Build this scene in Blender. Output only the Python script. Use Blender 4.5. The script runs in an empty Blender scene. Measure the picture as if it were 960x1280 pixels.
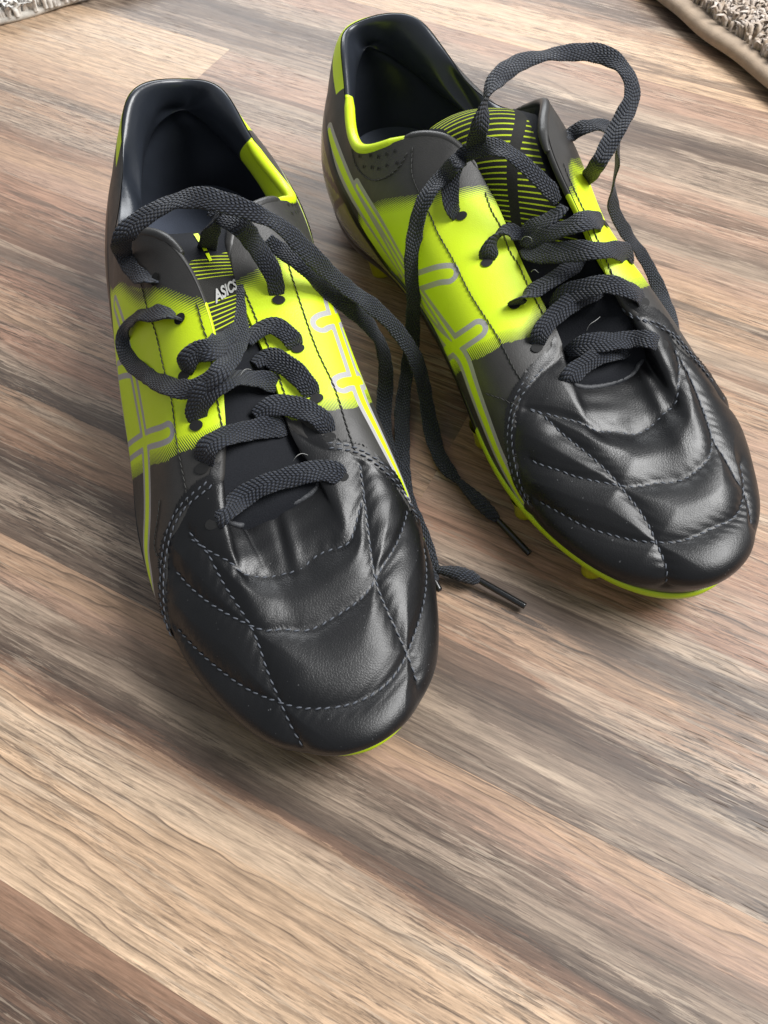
import bpy, math, random, json
import numpy as np
from mathutils import Vector, Matrix
random.seed(7); rng = np.random.default_rng(7)
sc = bpy.context.scene
D = json.loads(r'''{"L":{"lat_back":[[17.11,1.5],[15.83,2.1],[15.22,2.56],[14.84,2.74],[14.42,2.9],[14.25,3.0]],
"lat_front":[[14.95,0.5],[14.67,1.28],[14.49,1.68],[14.0,2.22],[13.62,2.54],[13.09,3.0]],
"med_back":[[5.81,2.98],[5.58,2.86],[5.37,2.76],[4.92,2.58],[4.72,2.46],[4.41,2.24],[3.8,1.7]],
"med_front":[[7.52,2.9],[7.25,2.72],[6.96,2.5],[6.73,2.3],[6.27,1.78],[5.98,1.28]],
"str_lat":[[2.5,[[16.38,1.62],[15.93,1.62],[15.66,1.58],[15.44,1.54],[15.22,1.5],[14.87,1.48]]],[3.4,[[14.87,1.48],[14.51,1.42],[14.14,1.28],[13.87,1.0],[13.63,0.84],[13.5,0.66]]],[2.8,[[16.02,1.12],[15.42,1.64]]],[2.9,[[15.24,0.74],[14.87,1.48],[14.58,1.88],[14.37,2.1]]],[1.6,[[16.13,0.94],[15.8,0.82],[15.44,0.64]]]],
"str_med":[[2.8,[[4.62,1.84],[4.93,1.86],[5.18,1.84],[5.51,1.78],[5.88,1.74],[6.19,1.74],[6.44,1.66],[6.73,1.52],[7.09,1.22]]],[2.9,[[5.51,2.14],[5.32,1.98],[4.94,1.54]]],[2.9,[[6.24,2.08],[6.07,1.9],[5.83,1.54]]]],
"vamp_med":[[7.69,2.86],[7.54,2.64],[7.23,2.28],[7.13,1.98],[7.15,1.7],[7.25,1.44],[7.4,0.92]],
"vamp_lat":[[12.82,2.88],[13.22,2.54],[13.48,2.22],[13.56,2.02],[13.57,1.8],[13.5,1.6],[13.36,1.44],[13.2,1.24],[13.03,0.98],[12.9,0.72]],
"st_vamp":[[[13.44,2.04],[12.98,2.22],[11.97,2.62],[10.4,2.74],[9.69,2.72],[9.15,2.7],[8.11,2.42],[7.64,2.26]],[[13.36,1.64],[13.28,1.66],[12.83,1.84],[12.19,2.14],[11.21,2.42],[10.14,2.46],[9.5,2.44],[8.96,2.36],[8.55,2.24],[8.15,2.06],[7.65,1.7],[7.33,1.36]],[[12.95,1.08],[12.88,1.12],[12.46,1.3],[12.01,1.5],[11.53,1.74],[10.7,1.96],[9.91,1.98],[9.38,1.88],[8.92,1.72],[8.42,1.42],[7.91,0.88],[7.67,0.7]],[[13.38,2.02],[13.05,2.16],[12.71,2.16],[12.19,2.14],[11.93,1.94],[11.6,1.72],[11.2,1.42],[11.04,1.22]],[[7.25,2.22],[7.64,2.26],[8.13,2.28],[8.55,2.24],[8.72,2.02],[8.9,1.68],[9.15,1.3]]],
"st_quarter":[[[15.5,2.48],[15.3,2.32],[15.08,2.3],[14.82,2.26],[14.52,2.28],[14.22,2.26],[14.05,2.24],[13.74,2.22],[13.55,2.18]],[[14.32,2.92],[14.15,2.9],[14.01,2.9],[13.76,2.88],[13.48,2.88],[13.3,2.9]],[[5.83,2.92],[6.08,2.9],[6.26,2.9],[6.6,2.9],[7.08,2.92],[7.27,2.9]],[[4.76,2.48],[5.18,2.4],[5.62,2.32],[6.08,2.26],[6.4,2.22],[6.84,2.26],[7.14,2.26]],[[14.05,1.76],[13.91,1.6],[13.75,1.42],[13.46,1.52]]],
"holes":[[15.14,2.66],[14.56,2.7],[14.27,2.54],[13.81,2.54],[13.5,2.48],[13.05,2.4],[5.63,2.58],[6.21,2.52],[6.84,2.54],[7.29,2.54],[7.7,2.5]],
"dents":[[9.76,2.88,0.0016,0.009,-0.0006],[9.66,2.86,0.002,0.009,0.0005],[8.31,2.22,0.004,0.004,0.0003],[10.24,3.0,0.003,0.006,-0.0004]],
"lace":[["row",[[-0.04884,0.10883,0.04621],[-0.04549,0.10992,0.0502],[-0.04146,0.11619,0.0482],[-0.03519,0.12016,0.04925],[-0.02807,0.12341,0.04852],[-0.01935,0.12636,0.0479],[-0.01349,0.12573,0.04671],[-0.01179,0.12597,0.04243]]],["row",[[-0.05223,0.12337,0.05276],[-0.05043,0.12439,0.05891],[-0.04881,0.12603,0.06124],[-0.04474,0.12932,0.0609],[-0.03929,0.13527,0.05557],[-0.03301,0.13937,0.05207],[-0.02894,0.14228,0.04702]]],["row",[[-0.03847,0.14101,0.055],[-0.03378,0.14371,0.05613],[-0.02826,0.1449,0.05502],[-0.02204,0.1433,0.05399],[-0.01798,0.14073,0.05225],[-0.01636,0.13916,0.04632]]],["row",[[-0.05373,0.13377,0.05834],[-0.05277,0.13545,0.06506],[-0.04883,0.1379,0.07048],[-0.04393,0.14269,0.06959],[-0.03974,0.15001,0.06139],[-0.03412,0.15353,0.05544],[-0.03185,0.15504,0.05062]]],["row",[[-0.03937,0.15768,0.0587],[-0.03609,0.16012,0.0592],[-0.03228,0.15849,0.05958],[-0.02769,0.15615,0.0579],[-0.0233,0.15205,0.05571],[-0.02079,0.15102,0.04972]]],["row",[[-0.05757,0.14762,0.06488],[-0.05583,0.14722,0.07148],[-0.05254,0.14876,0.07407],[-0.04884,0.14901,0.07476],[-0.04678,0.15643,0.07073],[-0.04711,0.16884,0.06553]]],["row",[[-0.04164,0.1629,0.06284],[-0.03882,0.16827,0.06203],[-0.03441,0.16983,0.06283],[-0.03081,0.16882,0.06146],[-0.02814,0.16675,0.05981],[-0.02699,0.16753,0.05431]]],["lace_bight",[[-0.05883,0.16251,0.07225],[-0.06022,0.16099,0.07537],[-0.06521,0.16392,0.07372],[-0.07145,0.16874,0.06894],[-0.07831,0.17382,0.06117],[-0.08307,0.17539,0.05429],[-0.08341,0.17191,0.05105],[-0.0786,0.16315,0.0529],[-0.07027,0.15251,0.0592],[-0.06022,0.14198,0.06698],[-0.05358,0.13908,0.06974],[-0.04913,0.1394,0.07209],[-0.04503,0.14208,0.07432],[-0.04315,0.15166,0.07023],[-0.0432,0.16418,0.06594],[-0.04533,0.17488,0.06519],[-0.04812,0.18939,0.06311],[-0.05,0.19716,0.06276]]],["lace_bight",[[-0.06764,0.17664,0.07446],[-0.06908,0.17504,0.07624],[-0.07328,0.1786,0.07423],[-0.07747,0.18418,0.07295],[-0.07994,0.18819,0.07439],[-0.07661,0.18246,0.084],[-0.07206,0.18322,0.089],[-0.06569,0.18563,0.092],[-0.05974,0.18719,0.094],[-0.05284,0.18629,0.096],[-0.04662,0.18491,0.096],[-0.03946,0.18409,0.094],[-0.03329,0.18507,0.09],[-0.02778,0.18592,0.084],[-0.02143,0.18607,0.075],[-0.01415,0.18988,0.062],[-0.00668,0.19206,0.052],[0.00055,0.19398,0.042],[0.00711,0.19244,0.033],[0.01161,0.18987,0.025],[0.01459,0.18707,0.015],[0.01657,0.18022,0.007],[0.01881,0.16904,0.0035],[0.02203,0.15928,0.003],[0.02668,0.15227,0.003]]],["row",[[-0.05049,0.18891,0.09],[-0.04531,0.1869,0.088],[-0.04082,0.18521,0.086],[-0.03908,0.18976,0.0764],[-0.03605,0.18825,0.07061],[-0.0341,0.1851,0.06639],[-0.03407,0.18335,0.05933]]],["row",[[-0.05983,0.20543,0.052],[-0.05659,0.19561,0.068],[-0.0525,0.18937,0.08],[-0.04926,0.1869,0.088],[-0.04716,0.18762,0.091]]],["lace_end",[[-0.0361,0.19669,0.07334],[-0.03237,0.19518,0.06995],[-0.02545,0.18894,0.07],[-0.01942,0.18985,0.06],[-0.0129,0.19152,0.05],[-0.00699,0.19483,0.04],[-0.00231,0.19606,0.03],[0.0003,0.19526,0.019],[0.00061,0.19045,0.011],[0.0,0.18294,0.005],[0.0006,0.17199,0.003],[0.00352,0.15928,0.003],[0.00856,0.14376,0.003],[0.0138,0.12593,0.003],[0.01662,0.11261,0.004]]]],
"lint":[[[-0.02688,0.12846,0.04941],[-0.02575,0.12873,0.05149],[-0.02419,0.12996,0.05137],[-0.02252,0.13077,0.04939]],[[-0.04171,0.14757,0.06529],[-0.04038,0.14936,0.06601],[-0.03891,0.15088,0.06428]]],
"tip":[[[0.02668,0.15227,0.003],[0.03194,0.14481,0.004],[0.03562,0.14015,0.004],[0.03991,0.1355,0.003],[0.04973,0.12277,0.0025]],[[0.01523,0.11821,0.003],[0.01568,0.11519,0.003],[0.01615,0.1131,0.003],[0.01717,0.11131,0.003],[0.01869,0.10831,0.0025]]],
"cage":[[[-0.00127,0.01072,0.01565],[0.01864,0.0171,0.01427],[0.03001,0.0407,0.01389],[0.03287,0.0694,0.01518],[0.02907,0.09742,0.01876],[0.02982,0.12873,0.01857],[0.03542,0.15951,0.01791],[0.04233,0.18972,0.01628],[0.04087,0.21847,0.01577],[0.02895,0.2444,0.01549],[0.01078,0.25819,0.0159],[-0.00796,0.25367,0.01659],[-0.02488,0.23847,0.01634],[-0.03677,0.21326,0.01609],[-0.04516,0.18328,0.01645],[-0.04545,0.15393,0.01601],[-0.04175,0.12467,0.01679],[-0.03883,0.09564,0.01671],[-0.03406,0.06472,0.01527],[-0.02461,0.0238,0.01501]],[[-0.00167,0.00613,0.04209],[0.01939,0.01607,0.04025],[0.03269,0.03951,0.03738],[0.03633,0.06937,0.03626],[0.03414,0.09981,0.03723],[0.03461,0.12912,0.03699],[0.03799,0.15895,0.03366],[0.04004,0.18867,0.02932],[0.03828,0.2171,0.02599],[0.0291,0.24671,0.02529],[0.00987,0.26072,0.02794],[-0.01031,0.25744,0.02695],[-0.0254,0.24105,0.02665],[-0.03801,0.21348,0.02807],[-0.04215,0.18284,0.02721],[-0.04108,0.15282,0.03007],[-0.04152,0.12295,0.03463],[-0.03971,0.09371,0.03805],[-0.03727,0.06369,0.04079],[-0.02619,0.02215,0.0412]],[[0.00016,0.00379,0.06169],[0.01711,0.01591,0.05868],[0.02745,0.0401,0.05451],[0.03287,0.06847,0.05027],[0.03092,0.09771,0.05714],[0.02986,0.12529,0.05617],[0.02854,0.15279,0.0509],[0.03063,0.18201,0.04401],[0.02826,0.21119,0.03698],[0.02021,0.23801,0.03391],[0.00783,0.25098,0.03375],[-0.0045,0.24728,0.03486],[-0.0145,0.2325,0.037],[-0.025,0.2065,0.0412],[-0.0285,0.17881,0.0495],[-0.02654,0.14644,0.05827],[-0.031,0.106,0.06],[-0.03435,0.08787,0.05309],[-0.03067,0.05962,0.0553],[-0.02215,0.01965,0.05992]],[[0.00413,0.01581,0.07105],[0.01755,0.02569,0.07036],[0.02333,0.04796,0.06041],[0.03202,0.0728,0.05671],[0.02011,0.09135,0.07201],[0.00602,0.10364,0.07144],[0.00345,0.12346,0.06291],[0.00715,0.15045,0.05518],[0.0092,0.17446,0.04833],[0.01151,0.1884,0.04251],[-0.00813,0.19254,0.04065],[-0.0125,0.194,0.0415],[-0.0172,0.19,0.0452],[-0.0112,0.176,0.0565],[-0.00619,0.14731,0.07516],[-0.01361,0.1182,0.08371],[-0.0275,0.099,0.074],[-0.0295,0.073,0.061],[-0.02353,0.04553,0.06368],[-0.01514,0.02516,0.07569]]],
"side":1,"org":[-0.08329,0.3012],
"yaw":15.9088},"R":{"med_back":[[3.27,1.24],[3.55,1.62],[3.77,1.84],[4.29,2.18],[4.88,2.56],[5.55,2.94]],
"med_front":[[6.01,0.66],[6.22,1.46],[6.44,1.84],[6.61,2.1],[6.86,2.34],[7.17,2.6],[7.48,2.98]],
"lat_back":[[14.91,2.82],[15.45,2.5]],
"lat_front":[[13.27,2.88],[13.49,2.68],[13.79,2.38]],
"str_med":[[2.9,[[1.99,1.56],[2.61,1.58],[3.19,1.4],[3.84,1.06],[4.35,0.68],[4.69,0.46],[5.33,0.78],[5.94,1.26],[6.32,1.22],[6.81,0.98],[7.16,0.78],[7.48,0.62],[7.71,0.36]]],[2.1,[[3.14,1.68],[3.65,1.46],[4.29,1.2],[4.79,1.1],[5.33,1.2],[5.9,1.34]]],[3.1,[[4.29,0.34],[5.02,1.52],[5.39,1.94]]],[3.1,[[5.65,0.62],[5.93,1.42],[6.14,1.86]]]],
"vamp_med":[[8.09,3.0],[7.91,2.84],[7.51,2.52],[7.28,2.24],[7.15,1.98],[7.15,1.76],[7.22,1.56],[7.33,1.36],[7.53,1.12],[7.75,0.92],[7.9,0.68]],
"vamp_lat":[[12.73,2.92],[13.17,2.6],[13.37,2.36],[13.3,2.2],[13.3,1.98],[13.23,1.64],[12.92,1.28]],
"st_vamp":[[[7.27,1.96],[7.53,2.14],[7.86,2.32],[8.47,2.58],[9.07,2.7],[9.46,2.72],[9.74,2.7],[10.34,2.72],[11.38,2.68],[12.27,2.52],[12.91,2.3],[13.19,2.24]],[[7.54,1.48],[7.87,1.76],[8.13,1.92],[8.74,2.22],[9.47,2.38],[9.9,2.4],[10.65,2.36],[11.48,2.26],[12.08,2.1],[12.41,2.04],[12.63,2.06],[12.85,2.1],[13.08,2.14]],[[7.89,1.0],[8.15,1.24],[8.42,1.4],[8.64,1.56],[8.97,1.74],[9.25,1.86],[9.57,1.94],[10.01,2.0],[10.65,1.96],[11.23,1.76],[11.57,1.62],[11.9,1.5],[12.19,1.46]],[[7.27,1.96],[7.48,2.1],[7.84,2.18],[8.2,2.26],[8.66,2.32],[8.92,2.26],[9.09,2.16],[9.19,2.04],[9.25,1.86],[9.31,1.7],[9.37,1.48],[9.47,0.86]],[[13.16,2.2],[12.93,2.12],[12.67,2.08],[12.28,2.02],[12.16,1.88],[11.95,1.7],[11.84,1.56],[11.62,1.46],[11.3,1.32]]],
"st_quarter":[[[4.01,2.74],[4.11,2.52],[4.32,2.32],[4.77,2.2],[5.02,2.14],[5.4,2.1],[5.8,2.04],[6.2,2.06],[6.56,2.1],[6.87,2.1],[7.14,2.12]],[[5.6,2.9],[5.87,2.86],[6.12,2.88],[6.42,2.86],[6.68,2.9],[6.93,2.9],[7.3,2.9],[7.39,2.88]],[[2.79,2.54],[2.94,2.24],[3.15,2.08],[3.46,2.06],[3.74,2.22],[3.91,2.42],[3.96,2.64]],[[14.78,2.84],[14.45,2.88],[14.14,2.9],[13.76,2.9],[13.41,2.9],[13.18,2.88]],[[6.61,1.4],[6.82,1.62],[7.05,1.8]]],
"cup":[[1.81,1.58],[2.2,1.54],[2.62,1.4],[2.99,1.24],[3.28,0.96],[3.6,0.66],[3.94,0.16]],
"perf":[[3.07,2.56],[3.31,2.64],[3.47,2.6],[3.61,2.64],[3.74,2.68],[3.22,2.28],[3.4,2.34],[3.54,2.34],[3.68,2.42],[3.85,2.48]],
"holes":[[5.29,2.5],[5.99,2.46],[6.72,2.56],[7.29,2.56],[8.01,2.66],[15.53,2.06],[14.48,2.46],[14.13,2.38],[13.45,2.54],[12.97,2.5]],
"dents":[[10.24,3.0,0.003,0.01,0.0003],[9.290000000000001,2.7600000000000002,0.006,0.002,-0.0002],[11.4,2.74,0.002,0.008,-0.0002]],
"cupx":[[2.28,0.6],[2.45,1.2],[3.03,1.38],[2.85,1.34],[2.61,0.52],[2.1,0.74],[3.38,1.26],[3.67,0.86],[2.89,0.26]],
"lace":[["row",[[0.09064,0.17493,0.04779],[0.085,0.17314,0.05339],[0.08043,0.17546,0.05094],[0.07463,0.17421,0.05154],[0.06699,0.17315,0.05156],[0.0619,0.17321,0.04889],[0.06022,0.17499,0.04544]]],["row",[[0.05863,0.16231,0.04312],[0.05937,0.16251,0.04719],[0.06297,0.16587,0.04795],[0.06841,0.16949,0.04882],[0.07427,0.17266,0.04799],[0.08186,0.177,0.04479]]],["row",[[0.05028,0.17486,0.04634],[0.0503,0.17578,0.0528],[0.05451,0.18072,0.05529],[0.06134,0.18573,0.05773],[0.06823,0.18955,0.05823],[0.07269,0.19285,0.05583]]],["row",[[0.08486,0.18739,0.05438],[0.0812,0.18557,0.06063],[0.07649,0.18502,0.06349],[0.07037,0.1862,0.06439],[0.06447,0.18687,0.06177],[0.05814,0.1876,0.05801],[0.05542,0.18734,0.053]]],["row",[[0.0433,0.18973,0.05067],[0.0444,0.18785,0.05639],[0.04893,0.18969,0.05845],[0.05465,0.19187,0.06118],[0.06011,0.19506,0.06296],[0.0651,0.20054,0.06245]]],["row",[[0.08134,0.20126,0.05915],[0.07874,0.20009,0.06415],[0.07367,0.19605,0.06921],[0.06554,0.19232,0.0724],[0.05702,0.19602,0.0686],[0.04958,0.2026,0.06232],[0.04723,0.20849,0.05894]]],["row",[[0.03479,0.20554,0.05504],[0.03537,0.20569,0.06166],[0.03944,0.21049,0.06386],[0.04336,0.21185,0.0634],[0.04717,0.21193,0.06137]]],["row",[[0.07278,0.21161,0.06553],[0.06866,0.20663,0.07203],[0.06262,0.20127,0.0763],[0.05701,0.20233,0.0724],[0.0511,0.20605,0.06623],[0.04648,0.21157,0.06035]]],["row",[[0.04555,0.21322,0.06031],[0.05047,0.20988,0.06756],[0.05551,0.20923,0.07243],[0.05797,0.21102,0.07408]]],["lace_bight",[[0.02654,0.22261,0.05998],[0.02332,0.22159,0.06531],[0.02246,0.22629,0.06868],[0.02417,0.23199,0.07432],[0.02896,0.23145,0.07997],[0.03488,0.22635,0.08453],[0.04097,0.22242,0.0844],[0.04661,0.21844,0.0818],[0.05262,0.21531,0.0777],[0.05648,0.21451,0.07322]]],["lace_bight",[[0.03004,0.23535,0.07675],[0.03006,0.22903,0.088],[0.03181,0.23268,0.095],[0.03585,0.24148,0.098],[0.04485,0.25141,0.098],[0.0552,0.25697,0.097],[0.06738,0.26024,0.096],[0.07546,0.2578,0.095],[0.08027,0.25158,0.093],[0.08097,0.24446,0.09],[0.0772,0.237,0.087],[0.07159,0.2276,0.082],[0.06945,0.22589,0.078],[0.06999,0.23418,0.06664]]],["lace_end",[[0.06204,0.24513,0.07552],[0.06507,0.24927,0.074],[0.0685,0.24873,0.077],[0.07591,0.25278,0.075],[0.08348,0.25753,0.068],[0.08823,0.26254,0.055],[0.08993,0.26375,0.042],[0.09425,0.26338,0.03],[0.1041,0.26149,0.018],[0.11329,0.25689,0.008],[0.11867,0.24075,0.003],[0.11922,0.22614,0.003],[0.11476,0.20963,0.003]]],["lace_end",[[0.02709,0.23629,0.07433],[0.02321,0.22798,0.07742],[0.0205,0.23016,0.072],[0.01615,0.22576,0.07],[0.01271,0.22152,0.066],[0.01076,0.21846,0.058],[0.01017,0.21392,0.048],[0.01072,0.21067,0.038],[0.01078,0.20872,0.026],[0.01045,0.20493,0.015],[0.0087,0.19785,0.007],[0.00704,0.1845,0.004],[0.00689,0.17014,0.003],[0.007,0.15575,0.003],[0.00794,0.14042,0.003],[0.01104,0.12593,0.003],[0.01752,0.1156,0.004]]]],
"lint":[[[0.06564,0.1777,0.05226],[0.06606,0.17782,0.05502],[0.06784,0.17887,0.05574],[0.06974,0.1809,0.05546]],[[0.04516,0.20558,0.06534],[0.04553,0.20344,0.06838],[0.04707,0.20205,0.06922],[0.04814,0.20303,0.0665]],[[0.0483,0.1965,0.06001],[0.04889,0.19531,0.06208],[0.05038,0.19518,0.06087]]],
"tip":[[[0.01752,0.1156,0.004],[0.02278,0.1142,0.005],[0.02752,0.11272,0.005],[0.03184,0.11172,0.004],[0.04615,0.10288,0.003]]],
"cage":[[[-0.00085,0.01004,0.01568],[0.01901,0.01643,0.0143],[0.03004,0.03997,0.01402],[0.03284,0.06865,0.01509],[0.02905,0.09554,0.01915],[0.02889,0.12688,0.01887],[0.03343,0.15761,0.01829],[0.03972,0.18761,0.01658],[0.03857,0.21734,0.01573],[0.0275,0.24495,0.01519],[0.00937,0.25968,0.01579],[-0.00956,0.25562,0.01656],[-0.02653,0.2399,0.01637],[-0.03904,0.21445,0.0162],[-0.04668,0.18398,0.01653],[-0.04629,0.15402,0.01604],[-0.04272,0.12428,0.01692],[-0.03909,0.09491,0.01678],[-0.03365,0.06388,0.01524],[-0.024,0.02302,0.01497]],[[-0.0022,0.00521,0.0419],[0.01913,0.01569,0.0399],[0.0327,0.03926,0.03714],[0.03624,0.06896,0.03625],[0.0342,0.09928,0.03719],[0.03458,0.12852,0.03698],[0.03781,0.15847,0.03382],[0.04001,0.18875,0.02965],[0.03905,0.21801,0.02632],[0.02857,0.24731,0.02529],[0.00849,0.26175,0.02747],[-0.01174,0.25642,0.02746],[-0.0267,0.23938,0.02701],[-0.03825,0.21058,0.02845],[-0.04224,0.18104,0.02724],[-0.04068,0.1511,0.02985],[-0.04049,0.12101,0.0344],[-0.03939,0.09161,0.03826],[-0.03794,0.06193,0.04126],[-0.02777,0.02077,0.04159]],[[-0.00033,0.00057,0.06249],[0.01679,0.01364,0.05846],[0.02668,0.0384,0.05428],[0.03209,0.0672,0.05022],[0.03031,0.09686,0.05712],[0.0295,0.12485,0.05609],[0.02881,0.15256,0.05092],[0.03034,0.18191,0.04391],[0.02782,0.21088,0.03692],[0.01999,0.23726,0.03394],[0.00786,0.24977,0.03379],[-0.0045,0.24616,0.03481],[-0.0145,0.2325,0.037],[-0.025,0.2065,0.0412],[-0.0285,0.1772,0.0495],[-0.02699,0.14398,0.05845],[-0.03422,0.11344,0.06264],[-0.03594,0.08373,0.05449],[-0.03036,0.05458,0.05648],[-0.02058,0.01513,0.06023]],[[0.00363,0.01238,0.07195],[0.0151,0.02275,0.07028],[0.02245,0.04295,0.06117],[0.02957,0.06646,0.05925],[0.01582,0.08695,0.07307],[0.00537,0.10265,0.07064],[0.00429,0.12355,0.06231],[0.00789,0.15104,0.05507],[0.01007,0.17529,0.04852],[0.01199,0.18988,0.04208],[-0.00593,0.19318,0.03949],[-0.0115,0.192,0.042],[-0.0152,0.1875,0.0452],[-0.00973,0.17172,0.05989],[-0.00822,0.14821,0.07373],[-0.01361,0.11924,0.08171],[-0.02824,0.09704,0.07747],[-0.02914,0.07071,0.06053],[-0.02284,0.04335,0.06348],[-0.01637,0.02348,0.07535]]],
"side":-1,"org":[-0.01242,0.33824],
"yaw":26.8384},"cam":[0.23637,59.2626]}''')
CAMH, PITCH = D['cam']

# ------------------------------------------------------------------ camera, light, exposure
cam = bpy.data.objects.new('camera', bpy.data.cameras.new('camera')); sc.collection.objects.link(cam); sc.camera = cam
cam.location = (0, 0, CAMH); cam.rotation_euler = (math.radians(90 - PITCH), 0, 0)
cam.data.sensor_fit = 'VERTICAL'; cam.data.sensor_height = 36; cam.data.sensor_width = 27; cam.data.lens = 27
cam.data.clip_start = .01; cam.data.clip_end = 50
cam.data.dof.use_dof = True; cam.data.dof.focus_distance = .235; cam.data.dof.aperture_fstop = 48
world = bpy.data.worlds.new('World'); sc.world = world; world.use_nodes = True
wb = world.node_tree.nodes['Background']; wb.inputs[0].default_value = (.90, .95, 1, 1); wb.inputs[1].default_value = .36
def area(name, loc, target, sx, sy, power, col):
    l = bpy.data.lights.new(name, 'AREA'); l.shape = 'RECTANGLE'; l.size = sx; l.size_y = sy; l.energy = power; l.color = col
    o = bpy.data.objects.new(name, l); sc.collection.objects.link(o); o.location = loc
    o.rotation_euler = (Vector(target) - Vector(loc)).to_track_quat('-Z', 'Y').to_euler()
area('window_light_right', (.85, .30, 1.15), (0, .2, 0), .72, .7, 35, (1, .995, .985))
area('window_light_back', (-.1, 1.75, .85), (0, .2, 0), 1.3, .7, 22, (.96, .98, 1))
sc.view_settings.view_transform = 'Standard'; sc.view_settings.look = 'None'; sc.view_settings.exposure = 0; sc.view_settings.gamma = 1

# ------------------------------------------------------------------ helpers
def tag(o, label=None, cat=None, group=None, kind=None):
    if label: o['label'] = label
    if cat: o['category'] = cat
    if group: o['group'] = group
    if kind: o['kind'] = kind
    return o
def meshobj(name, V, F, mats, parent=None, smooth=True, fmat=None, attrs=None, uv=None):
    me = bpy.data.meshes.new(name); off = np.array(parent.location) if parent is not None and parent.parent is None else None
    V = np.asarray(V, float)
    if parent is not None:
        p = parent; o_ = np.zeros(3)
        while p is not None: o_ = o_ + np.array(p.location); p = p.parent
        V = V - o_
    me.from_pydata(V.tolist(), [], [list(map(int, f)) for f in F])
    for m in (mats if isinstance(mats, (list, tuple)) else [mats]): me.materials.append(m)
    if fmat is not None: me.polygons.foreach_set('material_index', np.asarray(fmat, np.int32))
    me.polygons.foreach_set('use_smooth', [smooth] * len(me.polygons))
    for k, a in (attrs or {}).items():
        at = me.attributes.new(k, 'FLOAT', 'POINT'); at.data.foreach_set('value', np.asarray(a, np.float32))
    me.update(); o = bpy.data.objects.new(name, me); sc.collection.objects.link(o); o.parent = parent
    return o
def grid_faces(n, m, wrap=False):
    i = np.arange(n if wrap else n - 1)[:, None]; j = np.arange(m - 1)[None]
    a = i * m + j; b = ((i + 1) % n) * m + j
    return np.stack([a, b, b + 1, a + 1], -1).reshape(-1, 4)
def pspl(P, periodic=True):
    P = np.asarray(P, float); n = len(P); A = np.zeros((n, n)); B = np.zeros_like(P)
    for i in range(n):
        if periodic:
            A[i, i] = 4; A[i, (i-1) % n] += 1; A[i, (i+1) % n] += 1; B[i] = 3*(P[(i+1) % n]-P[(i-1) % n])
        elif i in (0, n-1):
            A[i, i] = 2; A[i, 1 if i == 0 else n-2] = 1; B[i] = 3*(P[1]-P[0]) if i == 0 else 3*(P[-1]-P[-2])
        else:
            A[i, i] = 4; A[i, i-1] = 1; A[i, i+1] = 1; B[i] = 3*(P[i+1]-P[i-1])
    Dv = np.linalg.solve(A, B.reshape(n, -1)).reshape(P.shape)
    def ev(t):
        t = np.asarray(t, float)
        if periodic: t = t % n; i = np.floor(t).astype(int) % n; j = (i+1) % n; u = t-np.floor(t)
        else: t = np.clip(t, 0, n-1); i = np.minimum(np.floor(t).astype(int), n-2); j = i+1; u = t-i
        u = u.reshape(u.shape+(1,)*(P.ndim-1)); p, q, a, b = P[i], P[j], Dv[i], Dv[j]
        return p+a*u+(3*(q-p)-2*a-b)*u*u+(2*(p-q)+a+b)*u**3
    return ev
BS = pspl(np.eye(4), False)
def nrm(v): return v/(np.linalg.norm(v, axis=-1, keepdims=True)+1e-12)
def sstep(a, b, x): x = np.clip((x-a)/(b-a), 0, 1); return x*x*(3-2*x)
def min_dist(P, Q, chunk=4000):
    """distance from points P to point set Q"""
    out = np.empty(len(P))
    q2 = (Q**2).sum(1)
    for i in range(0, len(P), chunk):
        p = P[i:i+chunk]; d = (p**2).sum(1)[:, None]+q2[None]-2*p@Q.T; out[i:i+chunk] = np.sqrt(np.maximum(d.min(1), 0))
    return out

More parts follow.
